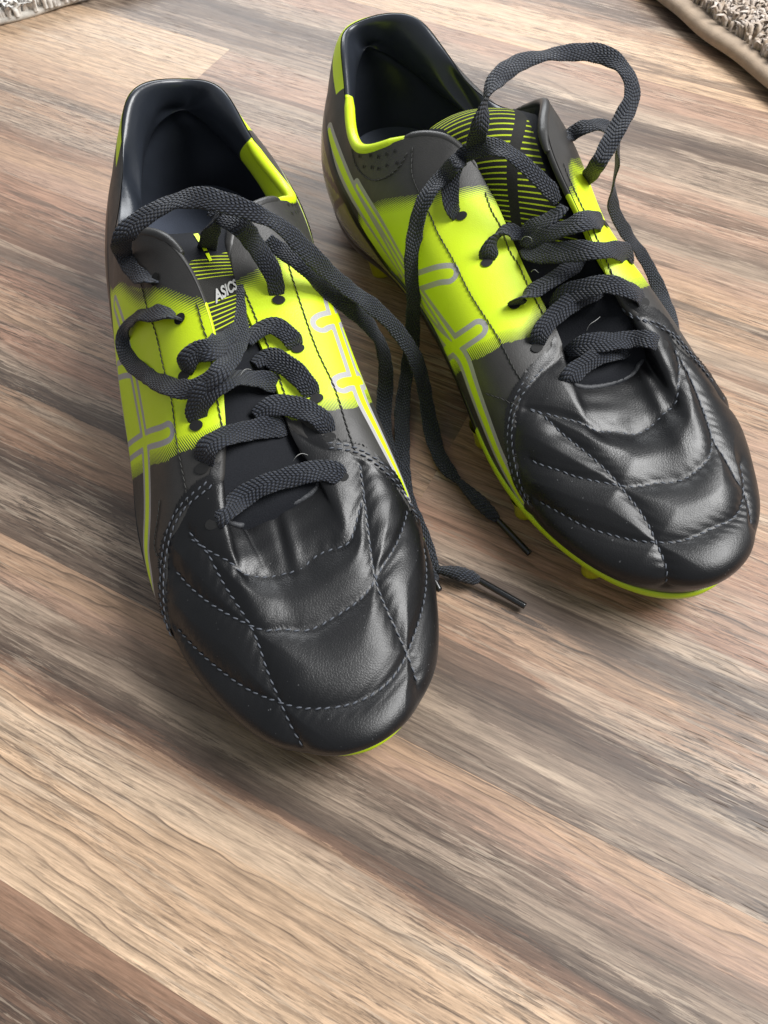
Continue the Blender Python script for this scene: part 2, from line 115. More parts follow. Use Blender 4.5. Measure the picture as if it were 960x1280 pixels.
# ------------------------------------------------------------------ materials
class NT:
    def __init__(s, name):
        s.m = bpy.data.materials.new(name); s.m.use_nodes = True; s.t = s.m.node_tree; s.b = s.t.nodes['Principled BSDF']
    def n(s, typ, **kw):
        x = s.t.nodes.new(typ)
        for k, v in kw.items():
            if isinstance(k, str) and hasattr(x, k): setattr(x, k, v)
        return x
    def link(s, a, b): s.t.links.new(a, b)
    def val(s, x, sock):
        if isinstance(x, bpy.types.NodeSocket): s.link(x, sock)
        else: sock.default_value = x
    def math(s, op, a, b=0.0, c=None, clamp=False):
        x = s.n('ShaderNodeMath', operation=op, use_clamp=clamp); s.val(a, x.inputs[0]); s.val(b, x.inputs[1])
        if c is not None: s.val(c, x.inputs[2])
        return x.outputs[0]
    def attr(s, name): return s.n('ShaderNodeAttribute', attribute_name=name).outputs['Fac']
    def mix(s, f, a, b):
        x = s.n('ShaderNodeMix', data_type='RGBA'); s.val(f, x.inputs[0])
        for v, k in ((a, 6), (b, 7)):
            if isinstance(v, bpy.types.NodeSocket): s.link(v, x.inputs[k])
            else: x.inputs[k].default_value = (*v, 1)
        return x.outputs[2]
    def mr(s, v, a, b, c=0.0, d=1.0):
        x = s.n('ShaderNodeMapRange'); s.val(v, x.inputs[0]); x.inputs[1].default_value = a; x.inputs[2].default_value = b; x.inputs[3].default_value = c; x.inputs[4].default_value = d
        return x.outputs[0]
    def obj(s): return s.n('ShaderNodeTexCoord').outputs['Object']
    def noise(s, scale, vec=None, detail=3, rough=.55, dist=0):
        x = s.n('ShaderNodeTexNoise'); s.link(vec if vec is not None else s.obj(), x.inputs['Vector']); x.inputs['Scale'].default_value = scale
        x.inputs['Detail'].default_value = detail; x.inputs['Roughness'].default_value = rough; x.inputs['Distortion'].default_value = dist
        return x.outputs['Fac']
    def scale(s, vec, v, loc=(0, 0, 0)):
        x = s.n('ShaderNodeMapping'); s.link(vec, x.inputs[0]); x.inputs['Scale'].default_value = v; x.inputs['Location'].default_value = loc; return x.outputs[0]
    def ramp(s, f, stops, interp='LINEAR'):
        x = s.n('ShaderNodeValToRGB'); s.link(f, x.inputs[0]); e = x.color_ramp.elements; x.color_ramp.interpolation = interp
        while len(e) < len(stops): e.new(.5)
        for el, (p, c) in zip(e, stops): el.position = p; el.color = (*c, 1) if len(c) == 3 else c
        return x.outputs[0]
    def bump(s, h, dist, strength=1.0, prev=None):
        x = s.n('ShaderNodeBump'); s.link(h, x.inputs['Height']); x.inputs['Distance'].default_value = dist; x.inputs['Strength'].default_value = strength
        if prev is not None: s.link(prev, x.inputs['Normal'])
        return x.outputs[0]
    def out(s, color=None, rough=None, normal=None, spec=None, **kw):
        if color is not None:
            if isinstance(color, bpy.types.NodeSocket): s.link(color, s.b.inputs['Base Color'])
            else: s.b.inputs['Base Color'].default_value = (*color, 1)
        if rough is not None: s.val(rough, s.b.inputs['Roughness'])
        if normal is not None: s.link(normal, s.b.inputs['Normal'])
        if spec is not None: s.b.inputs['Specular IOR Level'].default_value = spec
        for k, v in kw.items(): s.b.inputs[k.replace('_', ' ')].default_value = v
        return s.m
LIME = (.60, .78, .010); DARK = (.030, .0285, .027); GREY = (.37, .36, .36)

def mat_leather():
    m = NT('black_leather'); v = m.obj()
    vo = m.n('ShaderNodeTexVoronoi', feature='DISTANCE_TO_EDGE'); m.link(v, vo.inputs['Vector']); vo.inputs['Scale'].default_value = 1250
    g = m.noise(1400, v, 3); w = m.noise(260, v, 4, .6, .6); big = m.noise(35, v, 3)
    h = m.math('ADD', m.math('MULTIPLY', m.mr(vo.outputs['Distance'], 0, .25), .35), m.math('ADD', m.math('MULTIPLY', g, .3), m.math('MULTIPLY', w, .5)))
    # fine creases stretched across the foot, stronger in patches
    cr = m.noise(1, m.scale(v, (900, 160, 300)), 3, .6, .8); cm = m.mr(m.noise(45, v, 2), .5, .68)
    h = m.math('ADD', h, m.math('MULTIPLY', m.math('MULTIPLY', cr, cm), 1.3))
    n1 = m.bump(h, .00012, .4)
    r = m.mr(m.noise(60, v, 3), .3, .7, .31, .43)
    spk = m.mr(m.noise(1100, v, 1), .76, .80, 0, .6)
    col = m.mix(m.mr(big, .35, .7), (.004, .0042, .005), (.008, .008, .0088))
    col = m.mix(spk, col, (.12, .12, .125))
    return m.out(col, r, n1, .42)
def mat_quarter():
    m = NT('quarter_synthetic'); v = m.obj()
    db, df, ds, a, b, dh = (m.attr(k) for k in ('d_back', 'd_front', 'd_stripe', 'u_mm', 'v_mm', 'd_heel'))
    # dotted fade at the back edge
    p = math.pi/.42
    dots = m.math('MULTIPLY', m.math('SINE', m.math('MULTIPLY', a, p)), m.math('SINE', m.math('MULTIPLY', b, p)))
    dots = m.mr(dots, -1, 1, 0, 1)
    thr = m.mr(db, 0, 5.5, .85, 0.0)
    limeb = m.math('MULTIPLY', m.math('GREATER_THAN', dots, thr), m.math('GREATER_THAN', db, 0))
    # thin lines at the front edge
    ln = m.mr(m.math('SINE', m.math('MULTIPLY', m.math('ADD', b, m.math('MULTIPLY', a, .12)), math.pi/.40)), -1, 1, 0, 1)
    thf = m.mr(df, 0, 4.5, .8, 0.0)
    limef = m.math('MULTIPLY', m.math('GREATER_THAN', ln, thf), m.math('GREATER_THAN', df, 0))
    lime = m.math('MULTIPLY', limeb, limef)
    col = m.mix(m.noise(200, v, 2), (.027, .0255, .024), (.036, .034, .032))
    col = m.mix(lime, col, LIME)
    g = m.math('LESS_THAN', ds, 0.0); li = m.math('LESS_THAN', ds, -1.85)
    col = m.mix(g, col, GREY); col = m.mix(li, col, LIME)
    col = m.mix(m.math('GREATER_THAN', dh, 0), col, LIME)
    h = m.math('ADD', m.noise(2600, v, 2), m.math('MULTIPLY', m.noise(500, v, 3), .6))
    h = m.math('ADD', h, m.math('MULTIPLY', g, .8))
    return m.out(col, m.mr(m.noise(120, v, 3), .3, .7, .40, .52), m.bump(h, .00012, .5), .5)
def mat_simple(name, col, rough, bs=800, bd=.0001, spec=.5, var=.25, **kw):
    m = NT(name); v = m.obj(); c = m.mix(m.noise(90, v, 3), tuple(x*(1-var) for x in col), tuple(min(1, x*(1+var)) for x in col))
    return m.out(c, rough, m.bump(m.noise(bs, v, 3), bd, .6), spec, **kw)
def mat_lace():
    m = NT('lace_weave'); u = m.attr('u_mm'); v = m.attr('v_mm')
    # braided herringbone: small bumps in slanted rows
    k = m.math('ABSOLUTE', v); s = m.math('ADD', m.math('MULTIPLY', u, 1.0), m.math('MULTIPLY', k, .55))
    r1 = m.math('ABSOLUTE', m.math('SINE', m.math('MULTIPLY', s, math.pi/1.25)))
    r2 = m.math('ABSOLUTE', m.math('SINE', m.math('ADD', m.math('MULTIPLY', v, math.pi/.85), m.math('MULTIPLY', m.math('FLOOR', m.math('DIVIDE', s, 1.25)), 1.57))))
    h = m.math('MULTIPLY', m.math('POWER', r1, .6), m.math('POWER', r2, .5))
    nz = m.noise(2500, None, 2)
    col = m.mix(m.math('POWER', m.math('MULTIPLY', h, m.mr(nz, .3, .7, .45, 1)), 1.5), (.003, .0034, .0045), (.042, .052, .078))
    hh = m.math('ADD', h, m.math('MULTIPLY', nz, .35))
    m.b.inputs['Sheen Weight'].default_value = .08; m.b.inputs['Sheen Roughness'].default_value = .5
    return m.out(col, .55, m.bump(hh, .0006, 1.0), .38)
M = dict(
    leather=mat_leather(), quarter=mat_quarter(), lace=mat_lace(),
    lining=mat_simple('glossy_heel_lining', (.020, .0235, .031), .29, 250, .00015),
    rollbk=mat_simple('matt_collar_piping', (.026, .025, .024), .42, 900, .0001),
    limecol=mat_simple('lime_collar', LIME, .38, 900, .00006, var=.02),
    insole=mat_simple('navy_insole_fabric', (.045, .055, .080), .75, 2200, .0003),
    lime_tpu=mat_simple('lime_outsole', (.50, .66, .006), .35, 400, .00005, var=.03, Subsurface_Weight=.0),
    yellow=mat_simple('yellow_stud', (.55, .52, .01), .3, 400, .00005, var=.05),
    cup=mat_simple('smoky_heel_cup', (.21, .19, .055), .22, 200, .00003, var=.12),
    cupdark=mat_simple('black_sole_rim', (.012, .011, .011), .3, 400, .00005),
    cupbrown=mat_simple('brown_heel_bar', (.075, .045, .038), .3, 400, .00005),
    thread=mat_simple('grey_thread', (.075, .083, .10), .6, 2500, .0001),
    bind=mat_simple('frayed_leather_binding', (.045, .047, .052), .6, 1800, .0003),
    bthread=mat_simple('black_thread', (.02, .02, .018), .6, 2500, .0001),
    hole=mat_simple('dark_hole', (.004, .004, .004), .8),
    tongue_txt=mat_simple('white_print', (.34, .34, .33), .5, var=.05),
    aglet=mat_simple('black_plastic_tip', (.008, .008, .009), .22, 300, .00005, spec=.6),
)
def mat_tongue(name, lo, hi, bars, pitch=1.75, gap=None):
    m = NT(name); u = m.attr('u_mm'); v = m.attr('v_mm'); w = m.math('ADD', v, m.math('MULTIPLY', u, .16))
    fr = m.math('FRACT', m.math('DIVIDE', w, pitch)); line = m.math('LESS_THAN', fr, .27)
    zone = m.math('MULTIPLY', m.math('GREATER_THAN', v, lo), m.math('LESS_THAN', v, hi))
    zone = m.math('MULTIPLY', zone, m.math('LESS_THAN', m.math('ABSOLUTE', u), 13.5))
    f = m.math('MULTIPLY', line, zone)
    if gap: f = m.math('MULTIPLY', f, m.math('GREATER_THAN', m.math('ABSOLUTE', m.math('SUBTRACT', w, gap[0])), gap[1]))
    for kind, c0, c1, wd in bars:   # dark bars breaking the lines: band |u*a+v*b-c|<w
        dd = m.math('ABSOLUTE', m.math('SUBTRACT', m.math('ADD', u, m.math('MULTIPLY', v, c0)), c1))
        f = m.math('MULTIPLY', f, m.math('GREATER_THAN', dd, wd))
    base = m.mix(m.noise(2500, None, 2), (.006, .007, .009), (.016, .017, .021))
    lab = m.mix(zone, base, (.022, .0215, .020))
    nrm_ = m.bump(m.noise(2200, None, 2), .0002, .6)
    return m.out(m.mix(f, lab, (.40, .50, .02)), .75, nrm_, .12)

# ------------------------------------------------------------------ floor planks
GA = math.radians(-27.0); G = np.array([math.cos(GA), math.sin(GA)]); Nn = np.array([-G[1], G[0]])
def wood(name, stops, ring=.5, ringden=55, warp=.10, hatch=.5, seed=0, pore=.6, streak=.65, wav=2.6):
    """stops: colours across the strip (0 = lower border, 1 = upper border), warped by slow noise along the grain"""
    m = NT(name); v = m.obj(); sx = m.n('ShaderNodeSeparateXYZ'); m.link(v, sx.inputs[0]); x, y = sx.outputs[0], sx.outputs[1]
    off = (seed*3.17, seed*1.31, 0)
    slow = m.noise(1, m.scale(v, (4.5, 16, 1), off), 5, .5); slow2 = m.noise(1, m.scale(v, (14, 60, 1), off), 3, .55)
    wy = m.math('ADD', m.math('DIVIDE', y, .078), m.math('ADD', m.math('MULTIPLY', m.math('SUBTRACT', slow, .5), warp*5.2), m.math('MULTIPLY', m.math('SUBTRACT', slow2, .5), .14)))
    wy0 = wy; fibw = m.noise(1, m.scale(v, (30, 420, 1), (off[1], 3, 0)), 6, .75); wy = m.math('ADD', wy, m.math('MULTIPLY', m.math('SUBTRACT', fibw, .5), .22))
    base = m.mix(.55, m.ramp(wy, stops), m.ramp(wy, stops, 'CONSTANT'))
    wy = wy0
    # growth rings: sharp dark lines that drift along the strip
    ry = m.math('ADD', m.math('MULTIPLY', wy, ringden*.2), m.math('MULTIPLY', m.noise(1, m.scale(v, (5, 20, 1), (off[1], off[0], 0)), 3, .5), wav))
    fr = m.math('FRACT', ry); fr = m.math('FRACT', m.math('ADD', fr, m.math('MULTIPLY', fibw, .22))); rl = m.math('MULTIPLY', m.math('ADD', m.math('MULTIPLY', m.mr(fr, .35, .9), .4), m.mr(fr, .84, .93, 0, .6)), m.mr(fr, .96, 1.0, 1, 0))
    rl = m.math('MULTIPLY', rl, m.mr(m.noise(1, m.scale(v, (7, 90, 1), off), 2), .38, .6, .25, 1))
    fib = m.noise(1, m.scale(v, (70, 1300, 1), off), 4, .75); fib2 = m.noise(1, m.scale(v, (30, 460, 1), off), 6, .74)
    hm = m.mr(m.noise(1, m.scale(v, (7, 42, 1), (off[1], 2, 0)), 2), .40, .58)
    # sharp-edged dark streaks running along the strip
    sk = m.math('ADD', m.noise(1, m.scale(v, (3.2, 44, 1), (off[1], 7, 0)), 3, .55), m.math('MULTIPLY', m.math('SUBTRACT', fibw, .5), .16))
    c = m.mix(m.mr(sk, .585, .61, 0, streak), base, (.105, .068, .048))
    sk2 = m.math('ADD', m.noise(1, m.scale(v, (4.2, 60, 1), (off[0], 17, 0)), 3, .55), m.math('MULTIPLY', m.math('SUBTRACT', fibw, .5), .2))
    c = m.mix(m.mr(sk2, .59, .62, 0, .45), c, (.50, .38, .27))
    dark = m.mix(m.mr(fib2, .25, .75), (.07, .045, .032), (.13, .086, .06))
    c = m.mix(m.math('MULTIPLY', rl, ring), c, dark)
    fs = m.n('ShaderNodeHueSaturation'); m.link(c, fs.inputs['Color'])
    val = m.math('ADD', m.mr(fib2, .34, .66, .68, 1.18), m.mr(fib, .35, .65, -.2, .2)); m.link(val, fs.inputs['Value']); fs.inputs['Saturation'].default_value = .90; c = fs.outputs[0]
    hair = m.math('MULTIPLY', m.mr(m.noise(1, m.scale(v, (60, 900, 1), (off[0], 9, 0)), 5, .72), .525, .56), m.math('ADD', m.math('MULTIPLY', hm, .85), .10))
    c = m.mix(m.math('MULTIPLY', hair, min(.85, hatch*1.05)), c, (.055, .040, .032))
    lh = m.math('MULTIPLY', m.mr(m.noise(1, m.scale(v, (34, 700, 1), (off[1], 19, 0)), 5, .72), .55, .59), m.math('ADD', m.math('MULTIPLY', hm, .7), .1))
    c = m.mix(m.math('MULTIPLY', lh, .42), c, (.58, .47, .36))
    pr = m.noise(1, m.scale(v, (95, 1300, 1), (off[0], 5, 0)), 2, .5)
    pm = m.math('MULTIPLY', m.mr(pr, .60, .68), m.math('ADD', .3, m.math('MULTIPLY', hm, .7)))
    c = m.mix(m.math('MULTIPLY', pm, pore), c, (.048, .035, .028))
    h = m.math('SUBTRACT', m.math('MULTIPLY', fib, .5), m.math('ADD', pm, m.math('MULTIPLY', rl, .4)))
    r = m.math('ADD', m.mr(fib2, .3, .7, .40, .52), m.math('MULTIPLY', pm, .2))
    return m.out(c, r, m.bump(h, .00006, .5), .32)
TAN = (.49, .315, .185); TAN2 = (.385, .235, .14); LTAN = (.56, .38, .235); BRN = (.25, .138, .082); BRN2 = (.175, .098, .062); RED = (.31, .162, .098); GRY = (.165, .115, .083); DK = (.078, .053, .040); PNK = (.35, .212, .14); GT = (.30, .218, .155)
BORD = [-.20, -.115, -.0296, .0563, .1365, .212, .276, .354, .43, .507, .585, .665]
WM = {}
WM[0] = [wood('reddish_dark_wood', [(0, BRN), (.4, RED), (.62, BRN2), (.83, BRN2), (.93, DK), (1, GRY)], .5, 40, .06, .7, 1)]
WM[1] = [wood('walnut_wood_a', [(0, BRN2), (.25, BRN), (.5, RED), (.75, BRN2), (.88, DK), (1, BRN)], .4, 50, .05, .8, 2)]
WM[2] = [wood('ringed_light_wood', [(0, LTAN), (.2, TAN), (.48, LTAN), (.56, TAN2), (.63, BRN2), (.68, DK), (.76, GT), (.84, GRY), (.93, PNK), (1, TAN2)], .8, 88, .045, .5, 3, streak=.2, wav=1.8)]
WM[3] = [wood('grey_hatched_wood', [(0, GRY), (.13, GT), (.24, GRY), (.32, DK), (.45, BRN), (.58, TAN2), (.68, DK), (.78, GT), (.88, RED), (1, PNK)], .9, 78, .05, .8, 4, wav=1.5)]
WM[4] = [wood('streaked_red_wood', [(0, TAN2), (.2, RED), (.38, GRY), (.46, BRN2), (.6, BRN), (.8, RED), (1, TAN2)], .9, 70, .06, .6, 5, wav=1.7), wood('lined_brown_wood', [(0, PNK), (.25, RED), (.5, TAN2), (.75, PNK), (1, TAN2)], .95, 74, .03, .5, 6, streak=.3, wav=1.6)]
WM[5] = [wood('grey_tan_wood', [(0, PNK), (.12, TAN2), (.3, BRN), (.45, GT), (.62, TAN2), (.75, GRY), (.9, TAN), (1, PNK)], .5, 50, .07, .6, 7)]
WM[6] = [wood('pale_fine_lined_wood', [(0, TAN2), (.3, TAN), (.7, LTAN), (1, TAN)], .6, 105, .03, .3, 10, streak=.08), wood('pink_brown_wood', [(0, TAN2), (.2, PNK), (.35, GT), (.45, GRY), (.6, PNK), (.85, PNK), (1, GT)], .35, 45, .07, .5, 11)]
WM[7] = [wood('dark_streak_wood', [(0, GT), (.2, GRY), (.35, DK), (.5, GT), (.7, PNK), (1, BRN)], .4, 40, .08, .6, 12), wood('warm_tan_wood', [(0, TAN), (.3, LTAN), (.5, TAN2), (.7, GRY), (1, PNK)], .4, 40, .07, .5, 13)]
WM[8] = WM[7][1:]; WM[7] = WM[7][:1]; WM[5] = [WM[5][0]]
WM[9] = [wood('pale_wood', [(0, TAN), (.5, LTAN), (1, TAN2)], .4, 50, .06, .4, 14)]
WM[10] = [wood('mid_brown_wood', [(0, PNK), (.5, GRY), (1, TAN)], .4, 50, .06, .4, 15)]
floor = meshobj('floor', [(-3, -2, -.012), (3, -2, -.012), (3, 4, -.012), (-3, 4, -.012)], [(0, 1, 2, 3)], mat_simple('subfloor', (.05, .04, .03), .9)); tag(floor, kind='structure')
def plank(i, g0, g1, mat):
    n0, n1 = BORD[i], BORD[i+1]; gap = .00001; b = .00004
    L = g1-g0; W = n1-n0
    xs = [gap, gap+b, L-gap-b, L-gap]; ys = [gap, gap+b, W-gap-b, W-gap]
    V = []; F = []
    V += [(xs[1], ys[1], 0), (xs[2], ys[1], 0), (xs[2], ys[2], 0), (xs[1], ys[2], 0)]
    V += [(xs[0], ys[0], -b), (xs[3], ys[0], -b), (xs[3], ys[3], -b), (xs[0], ys[3], -b)]
    V += [(xs[0], ys[0], -.010), (xs[3], ys[0], -.010), (xs[3], ys[3], -.010), (xs[0], ys[3], -.010)]
    F = [(0, 1, 2, 3)]+[(4+k, 4+(k+1) % 4, (k+1) % 4, k) for k in range(4)]+[(8+k, 8+(k+1) % 4, 4+(k+1) % 4, 4+k) for k in range(4)]
    me = bpy.data.meshes.new('plank'); me.from_pydata(V, [], F); me.materials.append(mat)
    o = bpy.data.objects.new('plank', me); sc.collection.objects.link(o); o.parent = floor
    p = G*g0+Nn*n0; o.location = (p[0], p[1], 0); o.rotation_euler = (0, 0, GA)
SEAM = {0: [.31], 1: [.22], 2: [.42], 3: [-.34], 4: [-.0545], 5: [-.62, .43], 6: [-.277], 7: [.8], 8: [.7], 9: [-.3, .3], 10: [0]}
for i in range(len(BORD)-1):
    s = [-1.3]+SEAM[i]+[1.3]
    for k in range(len(s)-1):
        ms = WM[i]; plank(i, s[k], s[k+1], ms[min(k, len(ms)-1)] if i != 5 else ms[0])

# ------------------------------------------------------------------ rugs
def mat_pile(name, a, b):
    m = NT(name); c = m.mix(m.mr(m.noise(180, None, 3), .35, .65), a, b); return m.out(c, .9, m.bump(m.noise(2500, None, 2), .0004, .7), .2, Sheen_Weight=.3)
def rug(name, label, P, length, inward, depth, z0, z1, hem, base, light, dens=55000, over=-.002, tl=1.0):
    """P: corner point on the floor, direction of the edge, inward direction"""
    P = np.array(P); e = nrm(np.array(length)); Le = np.linalg.norm(length); iw = nrm(np.array(inward))
    root = bpy.data.objects.new(name, None); sc.collection.objects.link(root); root.location = (P[0], P[1], 0); tag(root, label, 'rug')
    n, mm = 90, 26; V = []
    prof = []   # rounded hem: from floor outwards then over the top
    th = (z1-z0)/2
    for k in range(11): a = -math.pi/2+math.pi*k/10; prof.append((-th*math.cos(a), z0+th+th*math.sin(a)))
    for k in range(15): prof.append((hem*.2+(hem-hem*.2)*k/14, z1-.0004*(k/14)))
    for i in range(n):
        s = i/(n-1)*Le
        wob = .0006*math.sin(s*90)+.0008*math.sin(s*37+1)
        for d_, z_ in prof: q = P+e*s+iw*(d_+wob); V.append((q[0], q[1], z_+.0003*math.sin(s*140)))
    meshobj('hem', V, grid_faces(n, len(prof)), mat_pile(name+'_hem', tuple(x*.8 for x in base), base), root)
    V = []
    a, b = P+iw*(hem-.001), P+e*Le+iw*(hem-.001); c, d_ = b+iw*depth, a+iw*depth
    for q in (a, b, c, d_): V.append((q[0], q[1], z1-.0008))
    for q in (a, b, c, d_): V.append((q[0], q[1], z0))
    meshobj('backing', V, [(0, 1, 2, 3), (0, 4, 5, 1), (1, 5, 6, 2), (2, 6, 7, 3), (3, 7, 4, 0)], mat_pile(name+'_backing', tuple(x*.5 for x in base), tuple(x*.6 for x in base)), root, smooth=False)
    # curly pile: little bent tufts, dense near the visible edge
    cnt = int(dens*min(depth, .12)*Le); V = []; F = []
    for _ in range(cnt):
        s = rng.random()*Le; t = hem+over+rng.random()*min(depth-hem, .10); q = P+e*s+iw*t
        r = rng.uniform(.0011, .0019); hgt = rng.uniform(.004, .008)*tl; an = rng.random()*6.28; lean = rng.uniform(.3, 1.1)*hgt
        k0 = len(V)
        for L_ in range(4):
            f = L_/3; cx = q[0]+math.cos(an)*lean*f*f; cy = q[1]+math.sin(an)*lean*f*f; cz = z1-.001+hgt*math.sin(f*2.0)*.95; rr = r*.8*(1.0, 1.15, .95, .35)[L_]
            for j in range(5): aa = j*1.2566+f*1.5; V.append((cx+rr*math.cos(aa), cy+rr*math.sin(aa), cz))
        for L_ in range(3):
            for j in range(5): F.append((k0+L_*5+j, k0+L_*5+(j+1) % 5, k0+L_*5+5+(j+1) % 5, k0+L_*5+5+j))
        F.append([k0+15+j for j in range(5)])
    o = meshobj('pile', V, F, mat_pile(name+'_pile', base, light), root); tag(o, kind='stuff')

# ------------------------------------------------------------------ ribbon, tube
def resample(P, step):
    P = np.asarray(P, float); seg = np.linalg.norm(np.diff(P, axis=0), axis=1); 
    # chord-length parametrised cubic
    k = np.concatenate([[0], np.cumsum(np.sqrt(seg))]); 
    ev = pspl(P, False); tt = np.linspace(0, len(P)-1, 60*len(P)); C = ev(tt)
    s = np.concatenate([[0], np.cumsum(np.linalg.norm(np.diff(C, axis=0), axis=1))]); n = max(4, int(s[-1]/step)); q = np.linspace(0, s[-1], n)
    return np.stack([np.interp(q, s, C[:, i]) for i in range(3)], 1), q
def ribbon(name, P, parent, hint=(0, -.45, .9), width=.0062, thick=.0009, ends=(1, 1), seed=0, hints=None):
    C, s = resample(P, .0005); n = len(C); T = nrm(np.gradient(C, axis=0)); r = np.random.default_rng(seed)
    Hn = np.tile(np.array(hint, float), (n, 1)) if hints is None else np.stack([np.interp(np.linspace(0, 1, n), [h[0] for h in hints], [h[1][k] for h in hints]) for k in range(3)], 1)
    Hn = nrm(Hn); N = np.zeros_like(C); prev = None
    for i in range(n):
        h = Hn[i]-T[i]*(Hn[i]@T[i]); w = np.linalg.norm(h); h = h/(w+1e-9)
        if prev is not None:
            q = prev-T[i]*(prev@T[i]); q /= np.linalg.norm(q)+1e-9; f = .12*w*w; h = q*(1-f)+h*f; h /= np.linalg.norm(h)
        elif w < .3:
            h = nrm(np.cross(T[i], np.array([1., 0, 0])))
        N[i] = h; prev = h
    # backwards smoothing pass
    for i in range(n-2, -1, -1):
        q = N[i+1]-T[i]*(N[i+1]@T[i]); q = nrm(q); N[i] = nrm(N[i]*.35+q*.65)
    ph = r.uniform(0, 6, 4); tw = .24*np.sin(s*170+ph[0])+.12*np.sin(s*430+ph[1]); B = np.cross(T, N)
    N2 = N*np.cos(tw)[:, None]+B*np.sin(tw)[:, None]; B = np.cross(T, N2); N = N2
    W = width*(1+.08*np.sin(s*190+ph[2])+.03*np.sin(s*900+ph[3]))
    e0, e1 = s, s[-1]-s
    if ends[0]: W = W*(.6+.4*sstep(0, .006, e0))
    if ends[1]: W = W*(.6+.4*sstep(0, .006, e1))
    K = 18; V = np.zeros((n, K, 3)); U = np.zeros((n, K)); Vv = np.zeros((n, K))
    rib = 1+.10*np.abs(np.sin(s*math.pi/.00095))
    for k in range(K):
        a = 2*math.pi*k/K; ca, sa = math.cos(a), math.sin(a)
        x = np.sign(ca)*abs(ca)**.8; z_ = np.sign(sa)*abs(sa)**.5
        edge = 1+.035*np.sin(s*math.pi/.00048)*(abs(x) > .85)
        cup_ = .12*(x*x-.4)
        V[:, k] = C+B*(W/2*x*edge)[:, None]+N*((thick/2*rib)*z_-W*.0-thick*cup_)[:, None]
        U[:, k] = s*1000; Vv[:, k] = x*W*500
    F = [list(f) for f in grid_faces(n, K)]
    # close around
    for i in range(n-1): F.append([i*K+K-1, (i+1)*K+K-1, (i+1)*K, i*K])
    F.append(list(range(K))); F.append([(n-1)*K+k for k in range(K)][::-1])
    return meshobj(name, V.reshape(-1, 3), F, M['lace'], parent, attrs={'u_mm': U.ravel(), 'v_mm': Vv.ravel()})
def tube(name, P, rad, mat, parent, K=14, flat=1.0, lumps=0, step=.0005):
    C, s = resample(P, step); n = len(C); T = nrm(np.gradient(C, axis=0)); up = np.array([0, 0, 1.]); B = nrm(np.cross(T, up)); N = np.cross(B, T)
    f = np.linspace(0, 1, n); R = np.interp(f, [a for a, _ in rad], [b for _, b in rad])
    V = np.zeros((n, K, 3)); U = np.zeros((n, K)); Vv = np.zeros((n, K))
    for k in range(K):
        a = 2*math.pi*k/K; rr = R*(1+lumps*np.sin(s*2*math.pi/.0016+a*2)*np.cos(a*3+s*1500))
        V[:, k] = C+B*(rr*math.cos(a))[:, None]+N*(rr*math.sin(a)*flat)[:, None]; U[:, k] = s*1000; Vv[:, k] = (a-math.pi)*R*1000
    F = [list(q) for q in grid_faces(n, K)]+[[i*K+K-1, (i+1)*K+K-1, (i+1)*K, i*K] for i in range(n-1)]
    F += [list(range(K)), [(n-1)*K+k for k in range(K)][::-1]]
    return meshobj(name, V.reshape(-1, 3), F, mat, parent, attrs={'u_mm': U.ravel(), 'v_mm': Vv.ravel()})

